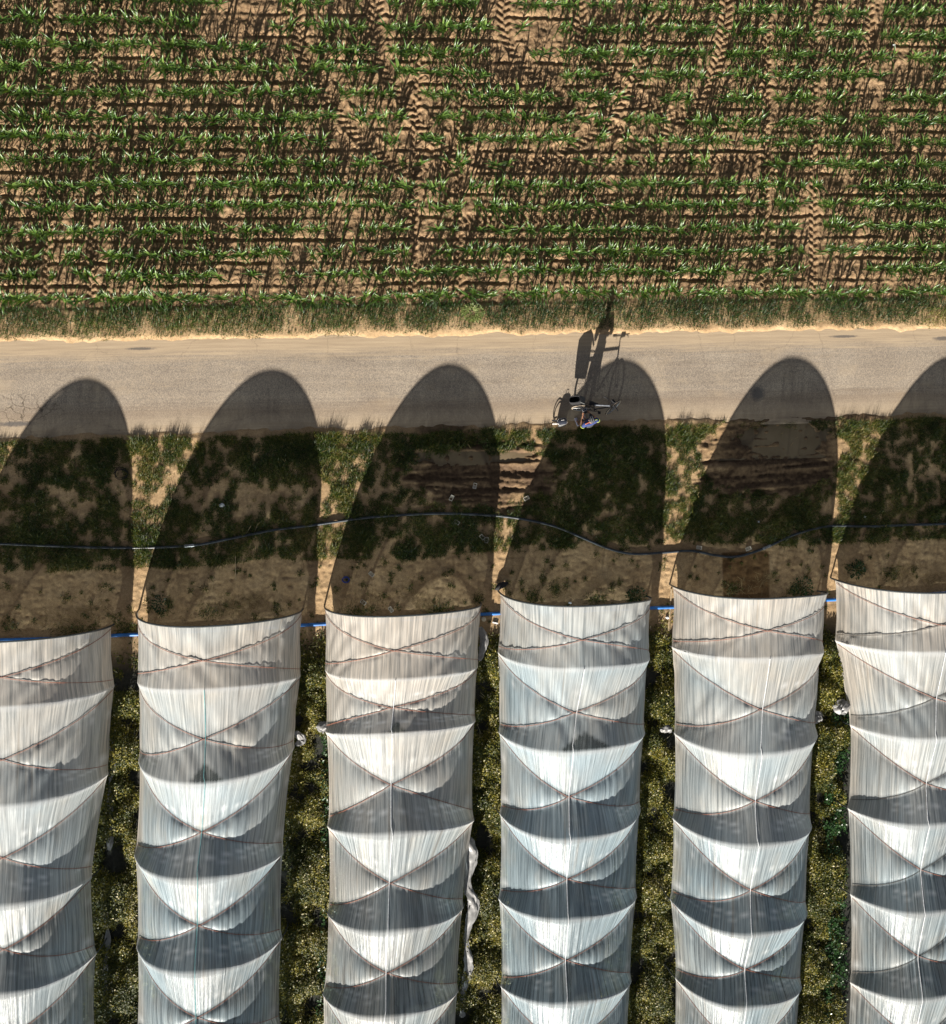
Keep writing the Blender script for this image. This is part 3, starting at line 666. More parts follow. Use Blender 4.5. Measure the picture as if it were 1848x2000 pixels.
for k in T:
    hs = make_hoops(k); root = empty('polytunnel', (hs[0].x, hs[0].y, 0)); ROOT[k] = (root, hs)
    setp(root, LAB[k], 'polytunnel', 'polytunnels in a row along the field')
    off = Vector(root.location); loc = lambda P: np.asarray(P) - np.array(off)
    nv, nu = 230, 22; vv = np.linspace(-1, 1, nv)
    rows, fvs, ops, tones, seams = [], [], [], [], []; yacc = 0
    for i in range(len(hs) - 1):
        A, B = hs[i], hs[i + 1]; D = DEP[k][min(i, 7)]; ln = abs(A.y - B.y)
        r1, r2 = rope_u(vv, 1), rope_u(vv, -1); k1 = np.minimum(r1, r2); k2 = np.maximum(np.maximum(r1, r2), k1 + .012); k1 = np.minimum(k1, k2 - .012)
        ulist = [k1 * q / 9 for q in range(9)] + [k1 + (k2 - k1) * q / 10 for q in range(10)] + [k2 + (1 - k2) * q / 10 for q in range(10)]
        if i == len(hs) - 2: ulist.append(np.ones(nv))
        for u in ulist:
            arc = vv * 3.9
            near_rope = np.exp(-(np.minimum(np.abs(u - rope_u(vv, 1)), np.abs(u - rope_u(vv, -1))) / .16) ** 2)
            env = (.35 + .65 * near_rope) * np.sin(PI * np.clip(u, 0.03, .97)) ** .5
            wr = (vnoise(arc * 7.5 + 50 * k, yacc + u * ln * .22 + 7 * k, 201 + k) - .5) * .038 + (vnoise(arc * 16, yacc * .3 + u * ln * .25, 211 + k) - .5) * .020
            wr = wr * env * (1 - .75 * np.exp(-(np.minimum(np.abs(u - rope_u(vv, 1)), np.abs(u - rope_u(vv, -1))) / .02) ** 2))
            if i < 2:  # slack, creased cover over the mouth
                diag = vnoise(arc * 2.6 + u * ln * (2.2 if k % 2 else -1.6), u * ln * .5 + k, 231 + k + i) - .5
                wr = wr + diag * .05 * np.sin(PI * np.clip(u, .02, .98)) ** .6
                wr = wr + .02 * (vnoise(arc * 5, u * ln * 4, 241 + k) - .5) * np.exp(-(u * ln / .5) ** 2) * (i == 0)
            wr = wr * (1 - .9 * np.exp(-(np.minimum(np.abs(u - rope_u(vv, 1)), np.abs(u - rope_u(vv, -1))) / .03) ** 2))
            P, _n = film_pt(A, B, u, vv, D, wr)
            rows.append(P); fvs.append(np.stack([arc + 11 * k, np.full(nv, yacc) + u * ln + 3 * k, np.zeros(nv)], 1))
            q = np.full(nv, {0: 1., 1: .85}.get(i, .75 if i == 2 else (.3 if i == 3 else .0))) + .1 * (fbm(arc, u * ln + yacc, .9, 251 + k) - .5)
            if i == 1 and k in HOLE:
                c0, hw, hh = HOLE[k]; tri = sstep(.035, -.015, np.abs(vv - c0) - hw * (1 - (1 - u) / hh)) * (u > 1 - hh); q = q * (1 - tri) - .9 * tri
            if i == 1: q = q + 1.2 * np.exp(-((1 - u) / .02) ** 2)
            ops.append(q); tones.append(np.clip(np.full(nv, {0: .75, 1: .5, 2: .3}.get(i, .12) + {3: .3, 6: .12, 1: .1, 4: -.25}.get(k, 0)) + .75 * (fbm(arc, u * ln + yacc, 1.4, 261 + k) - .5) + .5 * sstep(.80, 1., np.abs(vv)), 0, 1))
            brk = sstep(.38, .6, vnoise(arc * .8, np.full(nv, i + .5), 271 + k))
            sm = (np.exp(-((u - .79) / .012) ** 2) + .7 * np.exp(-((u - .855) / .009) ** 2) + .7 * np.exp(-((u - .30) / .010) ** 2)) * brk * (i > 0)
            seams.append(sm + .8 * np.exp(-((1 - u) / .018) ** 2) + .8 * np.exp(-(u / .03) ** 2) * (i > 0))
        yacc += ln
    Vf = np.stack(rows); n, m = Vf.shape[:2]; idx = np.arange(n * m).reshape(n, m)
    F = np.stack([idx[:-1, :-1], idx[:-1, 1:], idx[1:, 1:], idx[1:, :-1]], -1).reshape(-1, 4)
    mesh_np('film', loc(Vf.reshape(-1, 3)), [F], M['film'], root, dict(fv=np.concatenate(fvs), opac=np.concatenate(ops), tone=np.concatenate(tones), seam=np.concatenate(seams)), True)
    for i, h in enumerate(hs):
        th = np.linspace(-PI / 2, PI / 2, 41); P = hoop_pt(h, th, th)
        c = np.array([h.x, h.y, .5]); nn = P - c; nn /= np.linalg.norm(nn, axis=1, keepdims=True)
        rad = .03 if i == 0 else .024
        MB().tube(loc(P + nn * (.012 if i == 0 else -.028) + (np.array([0, .03, 0]) if i == 0 else 0)), rad, 7).build('hoop', M['pipe_steel'], root)
    for i in range(len(hs) - 1):
        for s in (1, -1):
            vr = np.linspace(-.985, .985, 49); ur = rope_u(vr, s)
            P, nn = film_pt(hs[i], hs[i + 1], ur, vr, DEP[k][min(i, 7)], .018)
            dark = (k == 6 and s == -1)
            MB().tube(loc(P), .008, 5).build('rope', M['rope2' if dark else 'rope'], root)
    # cord under the ridge, seen through and along the film
    pts = []
    for i in range(1, len(hs) - 1):
        for u in np.linspace(0, 1, 13)[:-1]:
            P, nn = film_pt(hs[i], hs[i + 1], np.array([u]), np.array([.02 * math.sin(u * 2 + i)]), DEP[k][min(i, 7)], .02); pts.append(loc(P[0]))
    if k != 1: MB().tube(pts, .009 if k in (2,) else .012, 5).build('ridge_cord', M['tealcord' if k in (2,) else 'cord'], root)

def crumple(name, parent, pts, r, seed, mat=None, flat=.7):
    """a loose bunch of film following pts"""
    rs = np.random.default_rng(seed); S = spline(pts, 10); rings = []
    for i, p in enumerate(S):
        t = S[min(i + 1, len(S) - 1)] - S[max(i - 1, 0)]; t = t / (np.linalg.norm(t) + 1e-9)
        a = np.cross(t, [0, 0, 1.]); a /= (np.linalg.norm(a) + 1e-9); b = np.cross(a, t)
        ph = i / (len(S) - 1); rr = (r(ph) if callable(r) else r); ring = []
        for q in range(22):
            w = 2 * PI * q / 22; f = 1 + .42 * (vnoise(q * .9 + 3, i * .35, seed) - .5) * 2 + .2 * (rs.random() - .5)
            ring.append(p + (a * math.cos(w) + b * math.sin(w) * flat) * rr * f)
        rings.append(ring)
    off = np.array(parent.location) if parent else 0
    rings = [[tuple(np.array(p) - off) for p in ring] for ring in rings]
    return MB().loft(rings).build(name, mat or M['loose'], parent, smooth=True)
def P3(l, z): return [at(px, py, zz) for (px, py), zz in zip(l, z if hasattr(z, '__len__') else [z] * len(l))]
tap = lambda R: (lambda t: R * (.25 + 1.1 * math.sin(PI * min(1, t * .8 + .12))))
r3 = ROOT[3][0]
crumple('loose_film', r3, P3([(912, 1640), (921, 1680), (914, 1730), (925, 1770), (911, 1830), (916, 1880), (905, 1935), (903, 1985)], [.9, .8, .75, .7, .6, .5, .35, .2]), lambda t: .16 - .07 * t + .04 * math.sin(t * 19), 31)
crumple('loose_film', r3, P3([(640, 1424), (630, 1420), (621, 1425)], [.7, .6, .5]), tap(.13), 33)
crumple('loose_film', r3, P3([(937, 1225), (946, 1250), (937, 1290)], [.3, .4, .3]), tap(.09), 35)
crumple('loose_film', ROOT[2][0], P3([(578, 1430), (590, 1445), (578, 1455)], [.6, .4, .5]), tap(.09), 37)
crumple('loose_film', ROOT[5][0], P3([(1312, 1428), (1302, 1424), (1290, 1427)], [.75, .7, .6]), tap(.08), 39)
crumple('loose_film', ROOT[5][0], P3([(1590, 1410), (1600, 1400), (1592, 1390)], [.6, .5, .5]), tap(.09), 40)
crumple('loose_film', ROOT[6][0], P3([(1658, 1385), (1645, 1380), (1634, 1392)], [.8, .6, .5]), tap(.17), 41)
crumple('loose_film', ROOT[1][0], P3([(212, 1440), (222, 1480), (214, 1540), (218, 1600), (213, 1660)], .25), lambda t: .07 + .03 * math.sin(t * 23), 43)
crumple('loose_film', ROOT[1][0], P3([(205, 1780), (211, 1830), (206, 1890), (208, 1940)], .2), lambda t: .06 + .03 * math.sin(t * 21), 45)

# ------------------------------------------------------------------ weeds growing between the tunnels
def gap_bounds(k, y):
    """x of tunnel k right foot and tunnel k+1 left foot at height ~.6"""
    def foot(kk, side, y):
        hs = ROOT[kk][1]; ysx = [-h.y for h in hs]; w = [(h.x + h.wR * .93) if side == 'R' else (h.x - h.wL * .93) for h in hs]
        return np.interp(-y, ysx, w)
    return foot(k, 'R', y), foot(k + 1, 'L', y)
gx, gy, gh = [], [], []; bx_, by_ = [], []
for k in range(1, 6):
    N = 62000
    y = U(-20.5, -3.6, N); a, b = gap_bounds(k, y); x = a + (b - a) * U(-.42, 1.32, N) if k != 5 else a + (b - a) * U(-.3, 1.1, N)
    dn = fbm(x, y, .75, 301 + k, 3); den = sstep(-3.7, -5.6, y + (fbm(x, y, 1., 307) - .5) * 1.5)
    kk = U(0, 1, N) < den * sstep(.27, .42, dn) * (1. if k > 1 else .75); gx.append(x[kk]); gy.append(y[kk]); gh.append(np.clip(.10 + 1.6 * (dn[kk] - .34), .06, .6) * den[kk])
x = np.concatenate(gx); y = np.concatenate(gy); hh = np.concatenate(gh); n = len(x); z = gzs(x, y) + hh * np.sqrt(U(0.02, 1, n))
tint = np.clip(.52 + .7 * (fbm(x, y, .5, 311) - .5) + U(-.28, .28, n) + (U(0, 1, n) < .05) * .6, 0, 1)
o = leaves('gap_weeds', np.stack([x, y, z], 1), U(0, 2 * PI, n), U(-.4, 1., n), U(.045, .11, n), U(.026, .06, n), tint, M['gap'])
setp(o, 'tangled olive weeds filling the alleys between the tunnels', 'weeds', kind='stuff')
x2 = x + rng.normal(0, .03, n); kk = U(0, 1, n) < .45; m = int(kk.sum())
o = blades('alley_grass', np.stack([x2[kk], y[kk], gzs(x2[kk], y[kk])], 1), U(0, 2 * PI, m), U(.5, 1.4, m), U(.1, .4, m), U(.008, .016, m), U(.2, 1.6, m), np.clip(tint[kk] + .1, 0, 1), M['gap'])
setp(o, 'thin grass among the weeds in the tunnel alleys', 'grass', kind='stuff')
N = 9000; y = U(-20.5, -6.5, N); a, b = gap_bounds(5, y); x = b - U(-.25, .48, N); x = np.where(U(0, 1, N) < .25, gap_bounds(2, y)[1] + U(-.2, .3, N), x)
dn = fbm(x, y, .5, 321); kk = dn > .42; x, y = x[kk], y[kk]; n = len(x)
o = leaves('crop_leaves', np.stack([x, y, gzs(x, y) + U(.05, .42, n)], 1), U(0, 2 * PI, n), U(-.3, .7, n), U(.06, .12, n), U(.05, .09, n), U(0, 1, n), M['berry'])
setp(o, 'dark glossy crop leaves spilling from under the tunnel sides', 'crop leaves', kind='stuff')

# ------------------------------------------------------------------ pipes, hoses and litter
pp = [at(px, py, .07) for px, py in ((-60, 1252), (0, 1250), (110, 1247), (230, 1241), (420, 1231), (612, 1220), (790, 1210), (956, 1199), (1120, 1193), (1285, 1187), (1450, 1180), (1612, 1172), (1730, 1166), (1850, 1158), (1940, 1154))]
root = empty('blue_pipe', (0, pp[6][1], .07)); setp(root, 'long bright blue water pipe laid on sand across all tunnel mouths', 'pipe')
sp = [p - np.array([0, pp[6][1], .07]) for p in spline(pp, 5)]
MB().tube(sp, .056, 10).build('pipe', M['blue'], root)
for i in (17, 28, 40, 51): MB().tube([sp[i], sp[i + 1]], .066, 10).build('pipe_joint', M['blue'], root)
hp = [(-40, 1061), (0, 1062), (120, 1067), (240, 1070), (370, 1066), (450, 1052), (530, 1036), (610, 1026), (700, 1013), (770, 1007), (860, 1003), (950, 1006), (1010, 1012), (1080, 1027), (1130, 1047), (1190, 1072), (1240, 1082), (1300, 1079), (1350, 1076), (1400, 1085), (1440, 1087), (1490, 1072), (1545, 1047), (1590, 1033), (1630, 1027), (1700, 1028), (1780, 1025), (1900, 1022)]
hw = []
for p in spline([(*at(px, py, .06)[:2],) for px, py in hp], 7): hw.append(np.array([p[0], p[1], gz(p[0], p[1]) + .055]))
hz = np.convolve([p[2] for p in hw], np.ones(9) / 9, 'same'); 
for i in range(4, len(hw) - 4): hw[i][2] = max(hz[i], .05)
for i in list(range(4)) + list(range(len(hw) - 4, len(hw))): hw[i][2] = .06
root = empty('irrigation_hose', tuple(hw[0])); setp(root, 'thick black irrigation hose snaking across the weedy strip', 'hose')
hl = [p - hw[0] for p in hw]; MB().tube(hl, .043, 9).build('hose', M['hose'], root)
for px, py in ((376, 1066), (1497, 1069)):
    q = at(px, py)[:2]; i = int(np.argmin([np.hypot(*(p[:2] - q)) for p in hw]))
    c = hl[i]; d = hl[i + 1] - hl[i - 1]; d /= np.linalg.norm(d)
    b = MB().tube([c - d * .16, c + d * .16], .053, 10); b.tube([c - d * .12, c - d * .06], .062, 10); b.tube([c + d * .06, c + d * .12], .062, 10); b.build('coupling', M['steel'], root)
# punnets
def punnet_mb():
    L, Wd, Hh, t = .185, .115, .07, .006; b = MB()
    def ring(l, w, z, r=.02):
        out = []
        for cx, cy, a0 in ((l / 2 - r, w / 2 - r, 0), (-l / 2 + r, w / 2 - r, PI / 2), (-l / 2 + r, -w / 2 + r, PI), (l / 2 - r, -w / 2 + r, 1.5 * PI)):
            for q in range(4): out.append((cx + r * math.cos(a0 + q * PI / 6), cy + r * math.sin(a0 + q * PI / 6), z))
        return out
    b.loft([ring(L * .8, Wd * .78, 0), ring(L * .97, Wd * .96, Hh - .006), ring(L * 1.06, Wd * 1.08, Hh - .004), ring(L * 1.06, Wd * 1.08, Hh), ring(L * .95, Wd * .93, Hh), ring(L * .77, Wd * .74, .006)])
    return b
PUN = [((1250 + 923 / 1.4215) / 2.048, (1550 + 560 / 1.4215) / 2.048, 75, 'pale empty fruit punnet in a shaded rut, nearest below the long puddle'),
       ((1250 + 791 / 1.4215) / 2.048, (1550 + 627 / 1.4215) / 2.048, 60, 'pale empty fruit punnet on the lowest shaded mud ridge left of the sunlit gap'),
       ((1250 + 1215 / 1.4215) / 2.048, (1550 + 630 / 1.4215) / 2.048, 25, 'pale fruit punnet on the right edge of the sunlit rutted mud'),
       ((1250 + 820 / 1.4215) / 2.048, (1550 + 767 / 1.4215) / 2.048, -35, 'pale fruit punnet lying just below the black hose'),
       ((1250 + 965 / 1.4215) / 2.048, (1550 + 850 / 1.4215) / 2.048, -52, 'upper one of two pale punnets lying together in the weeds'),
       ((1250 + 990 / 1.4215) / 2.048, (1550 + 868 / 1.4215) / 2.048, 80, 'lower one of two pale punnets lying together in the weeds'),
       ((1250 + 335 / 1.4215) / 2.048, (1550 + 1060 / 1.4215) / 2.048, -45, 'pale punnet on bare sand below the weeds before the third tunnel'),
       ((1250 + 290 / 1.4215) / 2.048, (1550 + 1220 / 1.4215) / 2.048, -40, 'pale punnet on sand just inside the left of the third tunnel mouth'),
       ((1250 + 447 / 1.4215) / 2.048, (1550 + 1262 / 1.4215) / 2.048, -55, 'dusty punnet among straw touching the mouth of the third tunnel'),
       ((2485 + 440 / 1.4215) / 2.048, (1250 + 1336 / 1.4215) / 2.048, -10, 'dull punnet resting above the wavy hose before the fifth tunnel'),
       ((2485 + 722 / 1.4215) / 2.048, (1250 + 1341 / 1.4215) / 2.048, 20, 'tilted punnet by the hose coupling before the fifth tunnel')]
pm = punnet_mb().build('punnet', M['punnet'], None, False); first = True
for px, py, deg, lab in PUN:
    p = at(px, py, .03); o = pm if first else pm.copy()
    if not first: COL.objects.link(o)
    first = False; o.location = (p[0], p[1], max(gz(p[0], p[1]), -.06) + .004); o.rotation_euler = (random.uniform(-.12, .12), random.uniform(-.12, .12), math.radians(deg))
    setp(o, lab, 'punnet', 'empty fruit punnets littering the ground')
def scrap(px, py, s, seed, lab, cat, mat, name):
    p = at(px, py); rs = np.random.default_rng(seed); b = MB()
    rings = []
    for i in range(7):
        t = i / 6; r = s * math.sin(PI * (.08 + .84 * t)); ring = []
        for q in range(12):
            a = 2 * PI * q / 12; f = 1 + .7 * (rs.random() - .5); ring.append((r * f * math.cos(a), r * .75 * f * math.sin(a), .01 + s * .9 * t + .2 * s * (rs.random() - .5)))
        rings.append(ring)
    o = b.loft(rings).build(name, mat, None, False); o.location = (p[0], p[1], gz(p[0], p[1])); return setp(o, lab, cat)
scrap(434, 986.5, .085, 3, 'crumpled white paper in shaded weeds above the hose, second tunnel side', 'litter', M['paper'], 'crumpled_paper')
scrap(1688, 1009, .05, 4, 'small white scrap on the weeds at far right above the hose', 'litter', M['paper'], 'paper_scrap')
scrap(1481, 1019, .04, 5, 'tiny white scrap in shaded weeds before the fifth tunnel', 'litter', M['paper'], 'paper_scrap')
scrap(1113, 1177, .045, 6, 'white scrap at the mouth of the fourth tunnel', 'litter', M['paper'], 'paper_scrap')
scrap(1303, 1206, .06, 8, 'pale tin lying below the blue pipe between the fourth and fifth tunnels', 'litter', M['white'], 'tin_can')
scrap(1747, 87, .05, 9, 'lone white scrap in the maize at upper right', 'litter', M['paper'], 'paper_scrap')
p = at(979, 1149); rs = np.random.default_rng(12); rings = []
for i in range(9):
    t = i / 8; r = .16 * (math.sin(PI * (.12 + .8 * t)) ** .7) * (1 - .35 * t)
    rings.append([(-.10 + .42 * t + r * .35 * math.cos(2 * PI * q / 14), r * (1 + .3 * (rs.random() - .5)) * math.cos(2 * PI * q / 14) + .12 * t, max(.0, .13 + r * .8 * (1 + .25 * (rs.random() - .5)) * math.sin(2 * PI * q / 14))) for q in range(14)])
o = MB().loft(rings).build('black_sack', M['bagblack']); o.location = (p[0] - .1, p[1] + .05, gz(p[0], p[1])); setp(o, 'slumped black sack at the left corner of the fourth tunnel', 'sack')
def coil(px, py, R, r, mat, name, lab, cat, turns=2.6):
    p = at(px, py); pts = [(R * (1 + .18 * math.sin(i * .37)) * math.cos(i * .3), R * (.8 + .2 * math.sin(i * .23)) * math.sin(i * .3), .03 + .012 * (i % 5)) for i in range(int(turns * 21))]
    o = MB().tube(pts, r, 6).build(name, mat); o.location = (p[0], p[1], gz(p[0], p[1])); return setp(o, lab, cat)
coil((690 / 1.4215) / 2.048, (1250 + 915 / 1.4215) / 2.048, .20, .012, M['black'], 'tube_coil', 'loose coil of thin black tubing in weeds before the leftmost tunnel', 'coil')
coil((1250 + 190 / 1.4215) / 2.048, (1550 + 1092 / 1.4215) / 2.048, .11, .008, M['bluetwine'], 'blue_twine', 'tangle of blue twine on sand before the third tunnel', 'twine', 4)
coil((1200 + 180 / 2.0533) / 2.048, (2250 + 1030 / 2.0533) / 2.048, .10, .008, M['bluetwine'], 'blue_twine', 'tangle of blue twine in the alley left of the third tunnel', 'twine', 3)
p = at((1200 + 1507 / 2.0533) / 2.048, (2250 + 462 / 2.0533) / 2.048); b = MB()
b.tube([(0, 0, 0), (0, 0, .10), (0, 0, .16)], [.075, .075, .07], 14); b.tube([(0, 0, .16), (0, 0, .20)], [.035, .03], 10)
o = b.build('plastic_can', M['cream']); o.location = (p[0], p[1], gz(p[0], p[1])); setp(o, 'cream plastic can under the blue pipe right of the third tunnel', 'can')
def stick(a, c, w, t, mat, name, lab, cat):
    A = np.array(at(*a)); Cc = np.array(at(*c)); A[2] = gz(A[0], A[1]) + .03; Cc[2] = gz(Cc[0], Cc[1]) + .04
    d = Cc - A; L = np.linalg.norm(d); ang = math.atan2(d[1], d[0]); pit = math.asin(d[2] / L)
    b = MB(); segs = 6; rings = []
    for i in range(segs + 1):
        u = i / segs; j = .12 * w * math.sin(i * 2.3); ww = w * (1 - .15 * math.sin(i * 1.7) ** 2)
        rings.append([(L * u, j - ww / 2, -t / 2), (L * u, j + ww / 2, -t / 2), (L * u, j + ww / 2, t / 2), (L * u, j - ww / 2, t / 2)])
    o = b.loft(rings).build(name, mat, None, False); o.location = A; o.rotation_euler = (0, -pit, ang); return setp(o, lab, cat)
stick(((1200 + 1580 / 2.0533) / 2.048, (2250 + 490 / 2.0533) / 2.048), ((1200 + 1625 / 2.0533) / 2.048, (2250 + 500 / 2.0533) / 2.048), .05, .04, M['white'], 'plastic_strip', 'short white strip by the blue pipe left of the fourth tunnel', 'strip')
stick((1311, 1150), (1305, 1232), .05, .03, M['wood'], 'wooden_stake', 'pale wooden stake lying along the left corner of the fifth tunnel', 'stake')
stick((459, 1150 - 110), (459 + 2, 1242 - 110), .02, .02, M['wood'], 'dry_stalk', 'long dry stalk on sand before the second tunnel', 'stalk')
stick(((0 + 1395 / 1.4215) / 2.048, (1250 + 1265 / 1.4215) / 2.048), ((0 + 1430 / 1.4215) / 2.048, (1250 + 1210 / 1.4215) / 2.048), .025, .02, M['wood'], 'dry_stalk', 'left one of two dry stalks leaning by the hose before the second tunnel', 'stalk')
stick(((0 + 1445 / 1.4215) / 2.048, (1250 + 1255 / 1.4215) / 2.048), ((0 + 1470 / 1.4215) / 2.048, (1250 + 1195 / 1.4215) / 2.048), .025, .02, M['wood'], 'dry_stalk', 'right one of two dry stalks leaning by the hose before the second tunnel', 'stalk')

# ------------------------------------------------------------------ bicycle
rw = at((2100 + 700 / 3.08) / 2.048, (1250 + 1207 / 3.08) / 2.048, .34); fw = at((2100 + 1115 / 3.08) / 2.048, (1250 + 1232 / 3.08) / 2.048, .34)
WB = 1.10; WR = .345
bang = math.atan2(fw[1] - rw[1], fw[0] - rw[0]); lean = math.radians(-14)
roadz = -.012
bike = empty('bicycle', (rw[0], rw[1], roadz)); bike.rotation_euler = (Matrix.Rotation(bang, 3, 'Z') @ Matrix.Rotation(lean, 3, 'X')).to_euler()
setp(bike, 'black bicycle with silver top tube standing on the road edge, front wheel turned', 'bicycle')
def circ(R, n, c, ax1, ax2): return [Vector(c) + ax1 * (R * math.cos(2 * PI * i / n)) + ax2 * (R * math.sin(2 * PI * i / n)) for i in range(n)]
def wheel(name, c, fwd, parent, up=Vector((0, 0, 1))):
    sd = up.cross(fwd); c = Vector(c)
    b = MB().tube(circ(WR - .022, 40, c, fwd, up), .021, 8, True); w = b.build(name, M['black'], parent)
    b = MB()
    for s in (-1, 1): b.tube(circ(WR - .022, 40, c + sd * .014 * s, fwd, up), .0155, 6, True)
    b.build('sidewall', M['tan'], w)
    MB().tube(circ(WR - .05, 40, c, fwd, up), .014, 6, True).build('rim', M['silver'], w)
    b = MB()
    for i in range(18):
        a = 2 * PI * i / 18; e = c + (fwd * math.cos(a) + up * math.sin(a)) * (WR - .05); b.tube([c + sd * (.03 if i % 2 else -.03), e], .0022, 4)
    b.build('spokes', M['steel'], w); MB().tube([c - sd * .05, c + sd * .05], .022, 8).build('hub', M['steel'], w); return w
RA = Vector((0, 0, WR)); BB = Vector((.44, 0, .28)); ST = Vector((.30, 0, .80)); HT = Vector((.84, 0, .84)); HB = Vector((.875, 0, .70))
wheel('rear_wheel', RA, Vector((1, 0, 0)), bike)
b = MB(); b.tube([BB, HB], .024, 8); b.tube([BB, ST], .019, 8); b.tube([HB, HT], .023, 8)
for s in (-1, 1): b.tube([RA + Vector((0, .055 * s, 0)), BB + Vector((0, .03 * s, 0))], .011, 6); b.tube([RA + Vector((0, .055 * s, 0)), ST + Vector((0, .015 * s, -.08))], .009, 6)
b.build('frame', M['bikeblack'], bike)
MB().tube([ST + Vector((0, 0, -.03)), HT + Vector((0, 0, -.03))], .024, 8).build('top_tube', M['silver'], bike)
b = MB().tube([ST, ST + Vector((-.03, 0, .14))], .015, 8); b.build('seatpost', M['bikeblack'], bike)
sr = []
for t, wd, hz_ in ((-.15, .075, .02), (-.11, .09, .03), (-.03, .07, .035), (.05, .035, .035), (.12, .022, .03), (.15, .012, .02)):
    sr.append([(.26 + t, wd * math.cos(q * PI / 5), .955 + hz_ * (math.sin(q * PI / 5) if q <= 5 else .7 * math.sin(q * PI / 5))) for q in range(10)])
MB().loft(sr).build('saddle', M['black'], bike)
# steered front end
st = math.radians(43); pivot = HB; axis = (HT - HB).normalized(); Rm = Matrix.Rotation(st, 3, axis)
sx = lambda p: pivot + Rm @ (Vector(p) - pivot)
FA = Vector((WB, 0, WR)); fa = sx(FA); fwd = (Rm @ Vector((1, 0, 0)));
b = MB()
for s in (-1, 1): b.tube([sx(HB + Vector((.01, .045 * s, -.03))), sx(Vector((1.0, .05 * s, .52))), sx(FA + Vector((0, .05 * s, 0)))], [.018, .015, .010], 7)
b.tube([sx(HB + Vector((.01, -.05, -.03))), sx(HB + Vector((.01, .05, -.03)))], .018, 7)
b.build('fork', M['bikeblack'], bike)
upv = (Rm @ Vector((0, 0, 1)));
wheel('front_wheel', fa, fwd.normalized(), bike, upv.normalized())
stem_top = HT + axis * .09
b = MB().tube([HT, stem_top, sx(stem_top + Vector((.08, 0, .02)))], .017, 7)
bar = [sx(stem_top + Vector((.08 - .06 * (abs(y_) / .33) ** 2, y_, .03 + .02 * (abs(y_) / .33)))) for y_ in np.linspace(-.34, .34, 13)]
b.tube(bar, .012, 7); hb = b.build('handlebar', M['bikeblack'], bike)
for e in (bar[:3], bar[-3:]): MB().tube(e, .019, 8).build('grip', M['black'], hb)
b = MB()
for y_ in (-.2, .2): b.tube([sx(stem_top + Vector((.05, y_, .03))), sx(stem_top + Vector((.13, y_ * 1.25, .0)))], .007, 5)
b.build('brake_lever', M['bikeblack'], hb)
MB().box(sx(stem_top + Vector((.13, 0, .06))), (.07, .13, .10), Rm.to_3x3()).build('handlebar_bag', M['bagblack'], bike, False)
b = MB().tube(circ(.09, 24, BB + Vector((0, -.05, 0)), Vector((1, 0, 0)), Vector((0, 0, 1))), .008, 5, True)
ck = Vector((math.cos(.5), 0, math.sin(.5))) * .17
b.tube([BB + Vector((0, -.07, 0)), BB + Vector((0, -.08, 0)) + ck], .012, 6); b.tube([BB + Vector((0, .07, 0)), BB + Vector((0, .08, 0)) - ck], .012, 6); b.tube([BB + Vector((0, -.08, 0)), BB + Vector((0, .08, 0))], .02, 8)
cr = b.build('crank', M['bikeblack'], bike)
for s in (-1, 1): MB().box(BB + Vector((0, .13 * s, 0)) - ck * s, (.09, .09, .025)).build('pedal', M['black'], cr, False)
b = MB(); b.tube([RA + Vector((0, -.05, .04)), BB + Vector((0, -.05, .09))], .006, 5); b.tube([RA + Vector((0, -.05, -.04)), BB + Vector((0, -.05, -.09))], .006, 5); b.build('chain', M['black'], bike)
b = MB()
for s in (-1, 1): b.tube([(-.28, .06 * s, .75), (.22, .06 * s, .75)], .007, 5); b.tube([(-.02, .075 * s, .36), (-.12, .062 * s, .75)], .006, 5); b.tube([(.0, .075 * s, .36), (.1, .062 * s, .75)], .006, 5)
for x_ in (-.28, -.12, .05, .22): b.tube([(x_, -.06, .75), (x_, .06, .75)], .006, 5)
b.build('rack', M['bikeblack'], bike)
MB().tube([(.38, .03, .26), (.30, .19, .025)], .010, 6).build('kickstand', M['steel'], bike)
Bm = Matrix.Translation(bike.location) @ bike.rotation_euler.to_matrix().to_4x4()
# pannier bag hung on the left side of the rack
pan = empty('pannier_bag', tuple(Bm @ Vector((-.05, .2, .3)))); pan.rotation_euler = bike.rotation_euler
setp(pan, 'big open black pannier bag with grey panel hung on the bicycle rear rack', 'bag')
def bagring(x0, x1, z0, z1, w, y0):   # slanted ring
    out = []
    for q in range(16):
        a = 2 * PI * q / 16; cx_ = math.copysign(abs(math.cos(a)) ** .6, math.cos(a)); sy_ = math.copysign(abs(math.sin(a)) ** .6, math.sin(a))
        x_ = (x0 + x1) / 2 + (x1 - x0) / 2 * cx_; out.append((x_, y0 + w * sy_, z0 + (z1 - z0) * (x_ - x0) / (x1 - x0)))
    return out
O_ = Vector((-.05, .2, .3))
rel = lambda r: [tuple(Vector(p) - O_) for p in r]
b = MB().loft([rel(bagring(-.40, -.02, .40, .40, .07, .13)), rel(bagring(-.46, -.02, .55, .55, .10, .13)), rel(bagring(-.52, -.08, .74, .84, .12, .12)), rel(bagring(-.54, -.20, .85, 1.05, .12, .11)), rel(bagring(-.52, -.22, .85, 1.04, .10, .11)), rel(bagring(-.46, -.22, .62, .66, .07, .12))])
b.build('bag_body', M['bagblack'], pan)
b = MB().loft([rel([(-.20, .0, 1.03), (.0, .0, .83), (.0, .22, .83), (-.20, .22, 1.03)]), rel([(-.21, .0, 1.0), (-.03, .0, .80), (-.03, .22, .80), (-.21, .22, 1.0)])]); b.build('top_flap', M['baggrey'], pan, False)
